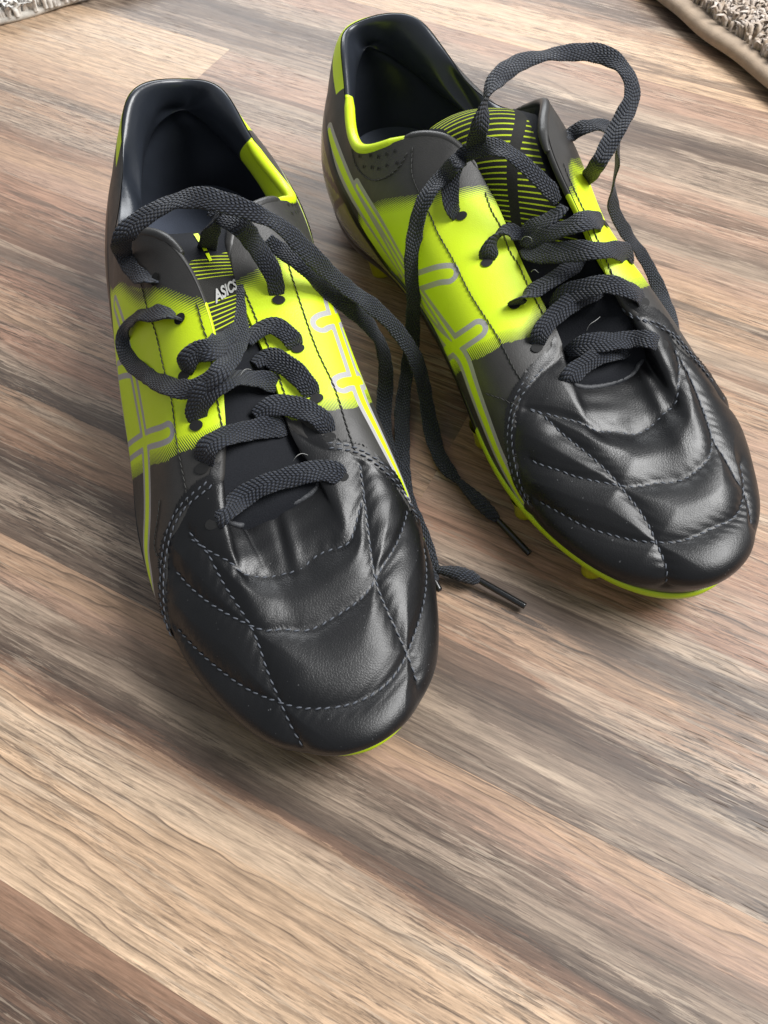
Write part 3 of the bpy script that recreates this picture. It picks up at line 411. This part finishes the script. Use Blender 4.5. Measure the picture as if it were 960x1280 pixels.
# ------------------------------------------------------------------ shoe
def interp_ts(pts, s, ext=True):
    """t as a function of s along a traced border"""
    p = sorted([(b, a) for a, b in pts]); return np.interp(s, [q[0] for q in p], [q[1] for q in p])
def build_shoe(K, label):
    d = D[K]; cage = np.array(d['cage']); side = d['side']; org = d['org']; yaw = math.radians(d['yaw'])
    root = bpy.data.objects.new('football_boot', None); sc.collection.objects.link(root)
    def place(P):
        x = P[..., 0]*side; y = P[..., 1]
        return np.stack([org[0]+x*math.cos(yaw)+y*math.sin(yaw), org[1]+x*math.sin(yaw)-y*math.cos(yaw), P[..., 2]], -1)
    c0 = place(np.array([0, .02, 0.])); root.location = (c0[0], c0[1], 0)
    tag(root, label, 'football boot', 'pair of black and lime football boots')
    ev = pspl(cage.transpose(1, 0, 2))
    def surf(t, s):     # local surface, broadcasting arrays
        A = ev(np.ravel(t)); B = BS(np.ravel(s)); return np.einsum('nk,nkd->nd', B, A).reshape(np.shape(t)+(3,))
    def grid(tt, s2):   # tt (n,), s2 (n,m)
        A = ev(tt); B = BS(s2.ravel()).reshape(s2.shape+(4,)); return np.einsum('nmk,nkd->nmd', B, A)
    def normals(P):
        N = np.cross(np.gradient(P, axis=0), np.gradient(P, axis=1)); N = nrm(N)
        return N
    # thickness of the rolled edge round the opening
    tk = np.array([0, 1, 2, 3, 3.8, 4.4, 5.2, 6, 9.4, 10.3, 13, 14, 14.8, 15.6, 16.3, 17, 18, 19, 20]); 
    rk = np.array([9, 9, 8.6, 8, 7, 4.6, 2.6, 1.3, 1.3, 1.6, 1.3, 1.3, 1.5, 2.3, 3.4, 6.5, 8, 9, 9])*1e-3
    n = 1000
    base = np.linspace(0, 20, n+1)[:-1]; tt = base
    edge = surf(tt, np.full(n, 3.0)); e2 = surf(tt, np.full(n, 2.8)); dl = np.linalg.norm(edge-e2, axis=1)/.2
    thick = np.interp(tt, tk, rk)
    rhg = np.minimum(thick*.5, .0026)
    stop = 3-np.clip(rhg/np.maximum(dl, 1e-4), 0, .45)
    # ---- distances on the outer surface
    m = 150
    s2 = np.linspace(0, 1, m)[None]*stop[:, None]; P = grid(tt, s2); Nl = normals(P)
    cen = np.array([0, .13, .03]); sg = np.sign(np.median(np.einsum('nmd,nmd->nm', Nl, P-cen))); Nl = Nl*sg
    # closed loop seam: recompute wrap normals
    Pw = np.concatenate([P[-3:], P, P[:3]]); Nw = normals(Pw)*sg; Nl = Nw[3:-3]
    T2 = np.repeat(tt[:, None], m, 1)
    def line3(pts, step=.0004):
        t = np.array([p[0] for p in pts], float); s = np.array([p[1] for p in pts], float); e = pspl(np.stack([t, s], 1), False)
        q = np.linspace(0, len(pts)-1, 40*len(pts)); ts = e(q); ts[:, 1] = np.clip(ts[:, 1], 0, 2.98); C = surf(ts[:, 0], ts[:, 1]); L = np.concatenate([[0], np.cumsum(np.linalg.norm(np.diff(C, axis=0), axis=1))])
        k = max(3, int(L[-1]/step)); z = np.linspace(0, L[-1], k)
        tq = np.interp(z, L, ts[:, 0]); sq = np.interp(z, L, ts[:, 1]); return surf(tq, sq), tq, sq, z
    Pf = P.reshape(-1, 3); tf = T2.ravel(); sf = s2.ravel()
    med = tf < 10
    other = D['R' if K == 'L' else 'L']
    def get(key): return d.get(key) or other.get(key)
    mb, mf, lb, lf = get('med_back'), get('med_front'), get('lat_back') if K == 'L' else other['lat_back'], get('lat_front') if K == 'L' else other['lat_front']
    ext = lambda p, lo: sorted(p, key=lambda q: q[1]) 
    def full(p):
        p = ext(p, 0); a, b = p[0], p[-1]; r = []
        if a[1] > .05: r.append((a[0], 0.0))
        r += p
        if b[1] < 2.97: r.append((b[0]+(b[0]-p[-2][0])*.3, 3.0))
        return r
    mb, mf, lb, lf = map(full, (mb, mf, lb, lf))
    def edist(p):
        C = line3(p)[0]; return min_dist(Pf, C)*1000
    inb_m = tf > interp_ts(mb, sf); inf_m = tf < interp_ts(mf, sf); inb_l = tf < interp_ts(lb, sf); inf_l = tf > interp_ts(lf, sf)
    dbm, dfm, dbl, dfl = edist(mb), edist(mf), edist(lb), edist(lf)
    d_back = np.where(med, np.where(inb_m, dbm, -dbm), np.where(inb_l, dbl, -dbl))
    d_front = np.where(med, np.where(inf_m, dfm, -dfm), np.where(inf_l, dfl, -dfl))
    d_st = np.full(len(Pf), 50.)
    sm = (d.get('str_med') or other['str_med']) if K == 'R' else D['L']['str_med']+other['str_med'][:1]
    for grp, mk in ((d['str_med']+([[other['str_med'][0][0], other['str_med'][0][1][:5]]] if K == 'L' else []), med), (D['L']['str_lat'], ~med)):
        idx = np.where(mk)[0]
        for hw, pts in grp:
            C, tq, sq, z = line3(pts); f = z/z[-1]
            dd = min_dist(Pf[idx], C)*1000
            taper = 0
            d_st[idx] = np.minimum(d_st[idx], dd-hw-.5)
    # heel band
    hb = np.where((tf < 1.75) | (tf > 18.3), np.minimum(sf-2.25, 5)*12, -5.)
    # arc-length coordinates in mm
    du = np.linalg.norm(np.roll(P, -1, 0)-P, axis=2); um = np.concatenate([np.zeros((1, m)), np.cumsum(du, 0)[:-1]])[:, m//2:m//2+1]*1000*np.ones((1, m))
    dv = np.linalg.norm(np.diff(P, axis=1), axis=2); vm = np.concatenate([np.zeros((n, 1)), np.cumsum(dv, 1)], 1)*1000
    # ---- vamp / quarter split
    vmL, vlL = full(get('vamp_med')), full(get('vamp_lat'))
    tv_m = interp_ts(vmL, sf); tv_l = interp_ts(vlL, sf)
    sgn = np.where(med, tv_m-tf, tf-tv_l)          # >0 on the quarters
    dvm = np.minimum(min_dist(Pf, line3(vmL)[0]), min_dist(Pf, line3(vlL)[0]))
    dq = np.where(sgn > 0, dvm, -dvm)
    # vamp: padded leather quilted along its stitch lines
    lines = [line3(p) for p in d['st_vamp']]
    SL = np.concatenate([l[0] for l in lines])
    vsel = dq < .004
    ds = np.full(len(Pf), .02); ds[vsel] = min_dist(Pf[vsel], SL)
    db_ = np.abs(dq); low = sstep(.0, .9, sf)
    qa = (.0020 if K == 'R' else .0017)*(.35+.65*low)
    disp = qa*(1-np.exp(-(ds+.0006)/.0052))*(1-.75*np.exp(-db_/.0035))-.0007*low*np.exp(-ds/.004)*sstep(0, .002, db_)
    disp = disp*np.where(sf > 2.6, np.clip((3.1-sf)/.5, .2, 1), 1)
    # soft flex folds and small puckers at the stitches
    xx, yy = Pf[:, 0], Pf[:, 1]
    fold = np.sin(yy*520+6*np.sin(xx*90+1.3)+xx*120)*np.exp(-((yy-.178)/.012)**2)*.00015+np.sin(yy*900+xx*300)*np.exp(-((yy-.20)/.02)**2)*.00010*np.sin(xx*160)
    puck = np.sin((xx+yy)*2*math.pi/.0042+3*np.sin(yy*200))*np.exp(-((ds-.0016)/.0016)**2)*.00007
    disp = disp+fold+puck
    xx, yy = Pf[:, 0], Pf[:, 1]
    rr = np.random.default_rng(3 if K == 'L' else 5)
    for t0, s0, wx, wy, am in D[K]['dents']:
        q = surf(np.array([t0]), np.array([s0]))[0]; dx, dy = xx-q[0], yy-q[1]
        disp += am*np.exp(-(dx/wx)**2-(dy/wy)**2)
    Nf = Nl.reshape(-1, 3)
    Vv = Pf+Nf*(disp)[:, None]
    faces = grid_faces(n, m, True)
    keep = (dq[faces] < .0035).any(1)
    def sub(V, faces, keep, attrs):
        f = faces[keep]; u, inv = np.unique(f, return_inverse=True); return V[u], inv.reshape(-1, 4), {k: a[u] for k, a in attrs.items()}
    V_, F_, A_ = sub(Vv, faces, keep & True, {})
    # underneath the quarter the vamp runs slightly lower
    meshobj('vamp', place(V_), F_, M['leather'], root)
    # quarter: a sheet lying on top of the vamp edge
    Vq = Pf+Nf*((.0004*sstep(-.0002, .0012, dq)+.0002)*(.25+.75*sstep(.1, .9, sf)))[:, None]
    # snap the vertices next to the border onto it
    g = dq.reshape(n, m); cell = .0005
    gp = np.gradient(g, axis=0); dPt = np.gradient(P, axis=0); lt = np.linalg.norm(dPt, axis=2)+1e-9
    gs = np.gradient(g, axis=1); dPs = np.gradient(P, axis=1); ls = np.linalg.norm(dPs, axis=2)+1e-9
    gdir = nrm(dPt/lt[..., None]*(gp/lt)[..., None]+dPs/ls[..., None]*(gs/ls)[..., None]).reshape(-1, 3)
    near = np.abs(dq) < .00045
    Vq = np.where(near[:, None], Vq-gdir*dq[:, None], Vq)
    okv = (dq > -.00046)
    keep = okv[faces].all(1)
    lowcut = ~((sf < -1))
    at = dict(d_back=d_back, d_front=d_front, d_stripe=d_st, d_heel=hb, u_mm=um.ravel(), v_mm=vm.ravel())
    V_, F_, A_ = sub(Vq, faces, keep, at)
    o = meshobj('quarter', place(V_), F_, M['quarter'], root, attrs=A_)
    # thickness of the cut edge
    # ---- rolled edge, lining
    thl = np.interp(tt, tk, rk)
    top = P[:, -1]; prev = P[:, -4]; up = nrm(top-prev); Nt = Nl[:, -1]
    inward = -Nt; inward = nrm(inward-up*np.einsum('nd,nd->n', inward, up)[:, None])
    kk = 14; roll = np.zeros((n, kk, 3)); cc = top+inward*(thl/2)[:, None]
    for k in range(kk):
        a = math.pi*k/(kk-1); roll[:, k] = cc-inward*(math.cos(a)*(thl/2+.0003))[:, None]+up*(math.sin(a)*(rhg+.0002))[:, None]-up*((1-math.cos(a))*.5*np.maximum(thl-.004, 0)*1.25)[:, None]
    # lining going down, padded near the top round the heel
    mm = 60; s0_ = (np.maximum(thl-.004, 0)*1.25/np.maximum(dl, 1e-4))[:, None]; lin_ = np.linspace(0, 1, mm)[None]; sd = (stop[:, None]-s0_)*(1-lin_)+.12*3*lin_; Q = grid(tt, sd); Qw = np.concatenate([Q[-3:], Q, Q[:3]]); NQ = (normals(Qw)*-sg)[3:-3]
    dep = np.linspace(0, 1, mm)[None]; heel = np.clip(np.cos((tt/20)*2*math.pi)*1.3, 0, 1)[:, None]
    padz = np.clip(np.cos((tt/20)*2*math.pi)*2.2+.15, 0, 1)[:, None]
    off = thl[:, None]*(1-sstep(0.05, .55, dep))+(.0024+.0040*padz)*sstep(0.05, .55, dep)+.0022*padz*np.exp(-((dep-.28)/.16)**2)
    dent = .0022*np.exp(-((tt[:, None]-19.6+np.where(tt[:, None] < 10, 20, 0))/.35)**2)*np.exp(-((dep-.10)/.10)**2)
    Li = Q-NQ*(off-dent)[..., None]
    allin = np.concatenate([roll[:, :-1], Li], 1); k2 = allin.shape[1]
    for _ in range(40):
        sl = slice(4, kk+16); X = allin; av = (X[:, 3:kk+15]+X[:, 5:kk+17])/2*.5+(np.roll(X, 2, 0)[:, 4:kk+16]+np.roll(X, -2, 0)[:, 4:kk+16])/2*.5
        wgt = (np.interp(tt, [0, 4, 5, 15.2, 16.4, 20], [1, 1, 0, 0, 1, 1])[:, None]*np.clip(np.minimum(np.arange(kk+12), np.arange(kk+12)[::-1])/5, 0, 1)[None])[..., None]
        allin[:, 4:kk+16] = X[:, 4:kk+16]*(1-wgt)+av*wgt
    F = grid_faces(n, k2, True); tcol = T2[:, 0][F[:, 0]//k2]; row = F[:, 0] % k2
    limez = (tcol > 1.85) & (tcol < 3.95) & (row < kk+9)
    plast = (tcol > 3.95) & (tcol < 5.35) & (row < kk+14) | (tcol > 15.0) & (tcol < 16.6) & (row < kk+14)
    eyes = (tcol >= 5.35) & (tcol <= 15.0) & (row < kk)
    fm = np.zeros(len(F), int)
    A = {'u_mm': np.repeat(um[:, :1], k2, 1).ravel(), 'v_mm': np.zeros(n*k2)}
    uf = F.copy()
    def part(name, mask, mat):
        u, inv = np.unique(F[mask], return_inverse=True); return meshobj(name, place(allin.reshape(-1, 3)[u]), inv.reshape(-1, 4), mat, root)
    # the eyestay edge takes the colour of the quarter next to it
    idx = np.where(eyes)[0]
    u, inv = np.unique(F[eyes], return_inverse=True); ri = u//k2
    sel = lambda arr: arr.reshape(n, m)[ri, -1]
    meshobj('eyestay_edge', place(allin.reshape(-1, 3)[u]), inv.reshape(-1, 4), M['eyeedge'], root, attrs=dict(d_back=sel(d_back), d_front=sel(d_front)))
    part('lime_collar_panel', limez, M['limecol']); part('collar_piping', plast & ~limez, M['rollbk'])
    lin = part('heel_lining', ~(limez | plast | eyes), M['lining'])
    # insole
    ring = Li[:, -1]; nr = 14; ctr = np.stack([np.interp(ring[:, 1], [0, .1, .26], [0, -.002, .0]), ring[:, 1]*.92+.011, np.full(n, .0235)], 1)
    I = np.zeros((n, nr, 3))
    for k in range(nr):
        f = k/(nr-1); I[:, k] = ring*(1-f)+ctr*f; I[:, k, 2] = ring[:, 2]*(1-f)**2+(.0225)*(1-(1-f)**2)
    meshobj('insole', place(I.reshape(-1, 3)), grid_faces(n, nr, True), M['insole'], root)
    def piping(nm, t0, t1, r, mt):
        tb_ = np.linspace(t0, t1, 26); c_ = surf(tb_, 3-np.interp(tb_, tt, 3-stop)); iw = np.stack([np.interp(tb_, tt, inward[:, k]) for k in range(3)], 1); u_ = np.stack([np.interp(tb_, tt, up[:, k]) for k in range(3)], 1)
        tube(nm, place(c_+iw*(r*.55)+u_*.0006), [(0, r*.75), (.08, r), (.85, r), (1, r*.55)], mt, root, K=16)
    piping('lime_piping', 1.9, 3.85, .0021, M['limecol']); piping('collar_piping', 3.8, 5.5, .0019, M['rollbk']); piping('collar_piping', 16.7, 14.75, .0018, M['rollbk'])
    tb = np.linspace(8.6, 12.0, 30); Tb = surf(tb, np.full(30, 3.0)); tube('throat_binding', place(Tb+np.array([0, 0, .0003])), [(0, .0006), (.2, .0009), (.8, .0009), (1, .0005)], M['bind'], root, K=10, lumps=.12)
    # ---- tongue
    nw, nq = 160, 60; w = np.linspace(0, 1, nw); q = np.linspace(-1.25, 1.25, nq)
    tm = 9.3-5.6*w; tl = 10.7+5.6*w
    def under(t, s_, dd):
        c_ = surf(t, s_); a_ = surf(t+.02, s_)-surf(t-.02, s_); b_ = surf(t, s_)-surf(t, s_-.03); N_ = nrm(np.cross(a_, b_)); N_ = N_*np.sign(np.median(np.einsum('nd,nd->n', N_, c_-cen))); return c_-N_*dd
    dd = np.interp(w, [0, .5, .8, 1], [.0035, .0035, .0045, .0055])[:, None]
    A_, B_ = under(tm, np.full(nw, 2.93), dd), under(tl, np.full(nw, 2.93), dd); mid = (A_+B_)/2; hwv = (A_-B_)/2; hl = np.linalg.norm(hwv, axis=1)
    dirx = hwv/hl[:, None]; alon = nrm(np.gradient(mid, axis=0)); upn = nrm(np.cross(dirx, alon)); upn = upn*np.sign(upn[:, 2:3])
    zz = np.interp(w, [0, .15, .6, .85, 1], [-.001, -.001, .000, .0025 if K == 'R' else -.003, .004 if K == 'R' else -.007])
    ww = np.minimum(hl, .019)
    Tg = np.zeros((nw, nq, 3))
    for j, qq in enumerate(q):
        mix_ = mid+dirx*(ww*np.clip(qq, -1, 1))[:, None]+upn*((zz+.002)*(1-min(abs(qq), 1)**2))[:, None]
        if abs(qq) > 1:
            e_ = A_ if qq > 0 else B_; dn = under(tm if qq > 0 else tl, np.full(nw, 2.93-(abs(qq)-1)*1.6), dd)-e_
            mix_ = mix_+dn
        Tg[:, j] = mix_
    L_ = np.concatenate([[0], np.cumsum(np.linalg.norm(np.diff(mid, axis=0), axis=1))])*1000
    uu = (ww[:, None]*np.clip(q, -1, 1)[None]*1000+(np.sign(q)*np.maximum(np.abs(q)-1, 0)*24)[None])*side; vv = np.repeat(L_[:, None], nq, 1)
    back = Tg-upn[:, None]*.003
    V = np.concatenate([Tg.reshape(-1, 3), back.reshape(-1, 3)]); F = grid_faces(nw, nq); F2 = F[:, ::-1]+nw*nq
    rim = [(a_*nq, (a_+1)*nq, (a_+1)*nq+nw*nq, a_*nq+nw*nq) for a_ in range(nw-1)]+[(a_*nq+nq-1, (a_+1)*nq+nq-1, (a_+1)*nq+nq-1+nw*nq, a_*nq+nq-1+nw*nq) for a_ in range(nw-1)]+[((nw-1)*nq+j, (nw-1)*nq+j+1, (nw-1)*nq+j+1+nw*nq, (nw-1)*nq+j+nw*nq) for j in range(nq-1)]
    F = np.concatenate([F, F2, np.array(rim)])
    tong = meshobj('tongue', place(V), F, M['tongue_'+K], root, attrs=dict(u_mm=np.concatenate([uu.ravel()]*2), v_mm=np.concatenate([vv.ravel()]*2)))
    def on_tongue(um_, vm_, lift=.0003):
        wi = np.interp(vm_, L_, w); r = np.clip(um_*side/1000/np.interp(wi, w, ww), -1., 1.)
        iw = lambda Arr: np.stack([np.interp(wi, w, Arr[:, k]) for k in range(3)], -1)
        return iw(mid)+iw(dirx)*(np.interp(wi, w, ww)*r)[..., None]+iw(upn)*((np.interp(wi, w, zz)+.002)*(1-r**2)+lift)[..., None]
    if K == 'L': tongue_print(root, tong, place, on_tongue)
    # ---- outsole
    ft = np.interp(tt, [0, 4, 5.5, 7, 13, 14.5, 16, 20], [.3, .3, .2, .2, .6, .3, .3, .3])*1e-3
    ft = ft+.75e-3*np.exp(-((tt-10.4)/1.3)**2)
    fe = P[:, 0]; out2 = nrm(np.stack([Nl[:, 4, 0], Nl[:, 4, 1], np.zeros(n)], 1)); fe2 = P[:, 8]
    topz = fe[:, 2]+.0006
    rows = []
    o1 = fe2+out2*ft[:, None]
    for dz, inn in ((.0004, -.0016), (.0012, 0), (-.0006, .0004), (-.0026, .0), (-.0040, -.0012), (-.0042, -.03)):
        r_ = o1+out2*inn if inn > -.02 else np.stack([o1[:, 0]*.1, .13+(o1[:, 1]-.13)*.82, o1[:, 2]], 1)
        r_ = r_.copy(); r_[:, 2] = topz+dz if inn > -.02 else topz-.0042; rows.append(r_)
    O = np.stack(rows, 1); F = grid_faces(n, O.shape[1], True); tcol = tt[F[:, 0]//O.shape[1]]
    limes = (tcol > 6.6) & (tcol < 13.4)
    for nm, mk, mt in (('forefoot_plate', limes, M['lime_tpu']), ('heel_plate', ~limes, M['cupdark'])):
        u, inv = np.unique(F[mk], return_inverse=True); meshobj(nm, place(O.reshape(-1, 3)[u]), inv.reshape(-1, 4), mt, root)
    # smoky heel cup wrapping up the sides
    cupp = D['R']['cup']; ct = [p[0] for p in cupp]; cs = [p[1] for p in cupp]
    tc = np.linspace(-4.6, 4.6, 260); h = np.interp(np.abs(tc), [0]+sorted(ct)+[4.6], [cs[0]+.1]+[c for _, c in sorted(zip(ct, cs))]+[.02])
    mc = 24; s3 = np.linspace(-.06, 1, mc)[None]*np.maximum(h, .05)[:, None]; Cc = grid(tc % 20, s3); Nc = normals(Cc); Nc *= np.sign(np.median(np.einsum('nmd,nmd->nm', Nc, Cc-cen)))
    bulge = np.linspace(0, 1, mc)[None]; Cc = Cc+Nc*(.0016*np.sin(np.clip(bulge, 0, 1)*math.pi)**.5+.0002)[..., None]
    fr = np.linspace(0, 1, mc)
    F = grid_faces(260, mc); r_ = F[:, 0] % mc; t_ = np.abs(tc[F[:, 0]//mc])
    hh = fr[r_]
    dark = (hh > .82) | (hh < .22)
    sfc = s3.ravel()[F[:, 0]] if s3.shape[0] > 1 else s3[0][r_]
    def segd(a_, b_):
        p = np.stack([t_*30, sfc*25], 1); a_ = np.array([a_[0]*30, a_[1]*25]); b_ = np.array([b_[0]*30, b_[1]*25]); u_ = np.clip(((p-a_)@(b_-a_))/((b_-a_)@(b_-a_)), 0, 1); return np.linalg.norm(p-a_-u_[:, None]*(b_-a_), axis=1)
    x1 = segd((1.9, .85), (3.0, 1.15)) < 1.7; x2 = segd((2.9, 1.1), (2.45, .35)) < 1.7
    sd_ = tc[F[:, 0]//mc] > 0; br1 = x1 & ~dark; br2 = x2 & ~x1 & ~dark; br = br1 | br2
    for nm, mk, mt in (('heel_cup', ~dark & ~br, M['cup']), ('heel_cup_rim', dark, M['cupdark']), ('heel_cup_bar', br1 & sd_, M['cupbrown']), ('heel_cup_bar', br1 & ~sd_, M['cupbrown']), ('heel_cup_bar', br2 & sd_, M['cupbrown']), ('heel_cup_bar', br2 & ~sd_, M['cupbrown'])):
        u, inv = np.unique(F[mk], return_inverse=True); meshobj(nm, place(Cc.reshape(-1, 3)[u]), inv.reshape(-1, 4), mt, root)
    # studs
    def stud(x, y, r, mat, nm='stud'):
        V = []; F = []; K_ = 20; zs = [(.0125, r*1.35), (.0105, r*1.2), (.0085, r*1.02), (.002, r*.78), (.0006, r*.74), (.0002, r*.62)]
        for z_, q_ in zs:
            for k in range(K_): a = k*2*math.pi/K_; V.append((x+q_*math.cos(a), y+q_*.8*math.sin(a), z_))
        for i in range(len(zs)-1):
            for k in range(K_): F.append((i*K_+k, i*K_+(k+1) % K_, (i+1)*K_+(k+1) % K_, (i+1)*K_+k))
        F.append([(len(zs)-1)*K_+k for k in range(K_)])
        meshobj(nm, place(np.array(V)), F, mat, root)
    for x, y in ((.015, .030), (-.011, .030), (.0235, .0725), (-.021, .068)): stud(x, y, .0065, M['yellow'])
    for x, y in ((.030, .172), (-.033, .172), (.033, .205), (-.034, .205), (.025, .235), (-.020, .234), (0, .195)): stud(x, y, .0058, M['yellow'])
    # ---- stitching: every stitch a small raised bar
    def stitches(name, ls, mat, pitch=.0026, length=.0017, rad=.00025, lift=.0003, vamp=False, slant=.22):
        V = []; F = []
        for l in ls:
            C, tq, sq, z = l
            if z[-1] < .003: continue
            N_ = nrm(np.cross(surf(tq+.02, sq)-surf(tq-.02, sq), surf(tq, np.clip(sq+.03, 0, 3))-surf(tq, np.clip(sq-.03, 0, 3))))*1.0
            sN = np.sign(np.median(np.einsum('nd,nd->n', N_, C-cen))); N_ = N_*sN
            T_ = nrm(np.gradient(C, axis=0))
            for k, c_ in enumerate(np.arange(pitch/2, z[-1], pitch)):
                i = int(np.clip(np.searchsorted(z, c_), 0, len(z)-1)); t0, n0 = T_[i], N_[i]; b0 = np.cross(t0, n0)
                t0 = nrm(t0+b0*slant*rr.uniform(.6, 1.4)); b0 = np.cross(t0, n0)
                o_ = C[i]+n0*(lift+(-.0006 if vamp else .0005)); k0 = len(V)
                for a in (-1, -.55, 0, .55, 1):
                    q_ = o_+t0*(length/2*a)+n0*(rad*.7*(1-a*a)-rad*.3); r_ = rad*(1-.5*a*a)
                    for j in range(6): an = j*math.pi/3; V.append(q_+b0*(r_*1.15*math.cos(an))+n0*(r_*math.sin(an)))
                for a in range(4):
                    for j in range(6): F.append((k0+a*6+j, k0+a*6+(j+1) % 6, k0+a*6+6+(j+1) % 6, k0+a*6+6+j))
                F.append([k0+j for j in range(6)][::-1]); F.append([k0+24+j for j in range(6)])
        o = meshobj(name, place(np.array(V)), F, mat, root); tag(o, kind='stuff')
    stitches('vamp_stitching', lines, M['thread'], vamp=True)
    def shifted(l, dd):   # parallel line on the quarter side
        C, tq, sq, z = l; i = [int(np.argmin(((P[..., :]-c_)**2).sum(-1))) for c_ in C[::12]]
        gd = gdir[i]; C2 = C[::12]+gd*dd; j = [int(np.argmin(((Pf-c_)**2).sum(-1))) for c_ in C2]
        return line3([(tf[a], sf[a]) for a in j][::2]) if len(j) > 8 else None
    dbl = []
    for b_ in (vmL, vlL):
        l = line3(b_[1:-1] if len(b_) > 5 else b_)
        for dd in (.0011, .0030):
            x_ = shifted(l, dd)
            if x_: dbl.append(x_)
    stitches('edge_stitching', dbl, M['thread'], lift=.00035, pitch=.0024)
    stitches('quarter_stitching', [line3(p) for p in d['st_quarter']], M['bthread'], lift=.00035, slant=.16, pitch=.0020, length=.0021, rad=.0002)
    # ---- punched holes: small discs set in the surface
    def disc(t0, s0, r, name, mat, lift=.00105, sq=.75):
        c_ = surf(np.array([t0]), np.array([s0]))[0]; a_ = surf(np.array([t0+.03]), np.array([s0]))[0]-c_; b_ = surf(np.array([t0]), np.array([max(s0-.05, 0)]))[0]-c_
        n0 = nrm(np.cross(a_, b_)); n0 = n0*np.sign(n0@(c_-cen)); a_ = nrm(a_); b_ = np.cross(n0, a_)
        V = [c_+n0*(lift+.0001)]+[c_+a_*r*sq*math.cos(k*math.pi/8)+b_*r*math.sin(k*math.pi/8)+n0*lift for k in range(16)]
        meshobj(name, place(np.array(V)), [(0, 1+k, 1+(k+1) % 16) for k in range(16)], mat, root)
    for t0, s0 in d['holes']:
        if s0 > .3: disc(t0, s0, .0021, 'eyelet', M['hole'], lift=.0011)
    for t0, s0 in D['R']['perf']: disc(t0, s0, .0007, 'perforation', M['hole'], lift=.00105)
    # ---- laces
    root_inv = None
    for i, (nm, pts) in enumerate(d['lace']):
        nm = {'row': 'lace_crossing', 'lace_bight': 'lace_loop', 'lace_end': 'lace_end'}[nm]
        ribbon(nm, pts, root, width=.0065 if nm == 'lace_crossing' else .0058, seed=i+(0 if K == 'L' else 50), hint=HINT.get((K, i), (0, -.45, .9)), hints=HINTS.get((K, i)))
    for pts in d['lint']: tube('lint_fibre', pts, [(0, .00008), (1, .00008)], M['tongue_txt'], root, K=5)
    for pts in d['tip']:
        pts = np.array(pts); kn, ag = pts[:-1], pts[-2:]
        tube('lace_knot', kn, [(0, .0012), (.2, .0018), (.55, .0027), (.85, .0024), (1, .0014)], M['lace'], root, K=20, flat=.75, lumps=.10)
        dirn = nrm(ag[1]-ag[0]); tube('aglet', [ag[0]-dirn*.002, (ag[0]+ag[1])/2, ag[1]-dirn*.0004, ag[1]], [(0, .0011), (.5, .00115), (.97, .00112), (1, .0007)], M['aglet'], root, K=14)
    return root
HINT = {}; HINTS = {}
def mat_eye():
    m = NT('eyestay_cut_edge'); lime = m.math('MULTIPLY', m.math('GREATER_THAN', m.attr('d_back'), 1.5), m.math('GREATER_THAN', m.attr('d_front'), 1.5))
    return m.out(m.mix(lime, (.03, .0285, .027), LIME), .5, m.bump(m.noise(1500), .0001, .5), .5)
M['eyeedge'] = mat_eye()
M['tongue_L'] = mat_tongue('tongue_label_fabric', 62, 93, [], 1.25, (81.5, 3.6))
M['tongue_R'] = mat_tongue('tongue_stripe_fabric', 55, 200, [('x', -.43, -35, 2.0)], 2.3)
def tongue_print(root, tong, place, on_tongue):
    # brand lettering across the label, read from the toe
    cu = bpy.data.curves.new('lettering', 'FONT'); cu.body = 'ASICS'; cu.size = 5.0; cu.shear = .2; cu.align_x = 'CENTER'; cu.space_character = 1.0; cu.offset = .16
    to = bpy.data.objects.new('lettering', cu); sc.collection.objects.link(to)
    bpy.context.view_layer.update(); dg = bpy.context.evaluated_depsgraph_get(); me = bpy.data.meshes.new_from_object(to.evaluated_get(dg))
    V = np.array([v.co[:] for v in me.vertices]); F = [list(p.vertices) for p in me.polygons]
    bpy.data.objects.remove(to)
    P = on_tongue(V[:, 0]*1.25-1.5, V[:, 1]+TEXT_V, .0007)
    o = meshobj('lettering', place(P), F, M['tongue_txt'], root, smooth=False)
    q = []
    for a, b in ((91, 94), (95, 98), (99, 104)): q.append((a, b))
    V = []; F = []
    for a, b in q:
        k = len(V); uu = np.array([-3.4, -1.8, -1.8, -3.4]); vv = np.array([a, a, b, b], float); V += list(on_tongue(uu, vv, .0005)); F.append((k, k+1, k+2, k+3))
    meshobj('tongue_mark', place(np.array(V)), F, M['limecol'], root)
TEXT_V = 78.6
rL = build_shoe('L', 'black and lime football boot nearer the camera at left, lace loop across its ankle opening')
rR = build_shoe('R', 'black and lime football boot further back at right, tall lace loop standing above its tongue')
rug('rug', 'beige shaggy rug with a sewn tan hem, at the top right corner', (.1285, .5580), (.092, -.2018), (.91, .415), .25, .0035, .0105, .0062, (.36, .27, .19), (.60, .52, .46), 170000, .0005)
rug('rug', 'pale cream woven rug whose edge shows at the top left corner', (-.3145, .4137), (.30, .1718), (-.497, .868), .2, .0, .004, .003, (.66, .62, .56), (.88, .84, .79), 190000, -.006, 1.1)
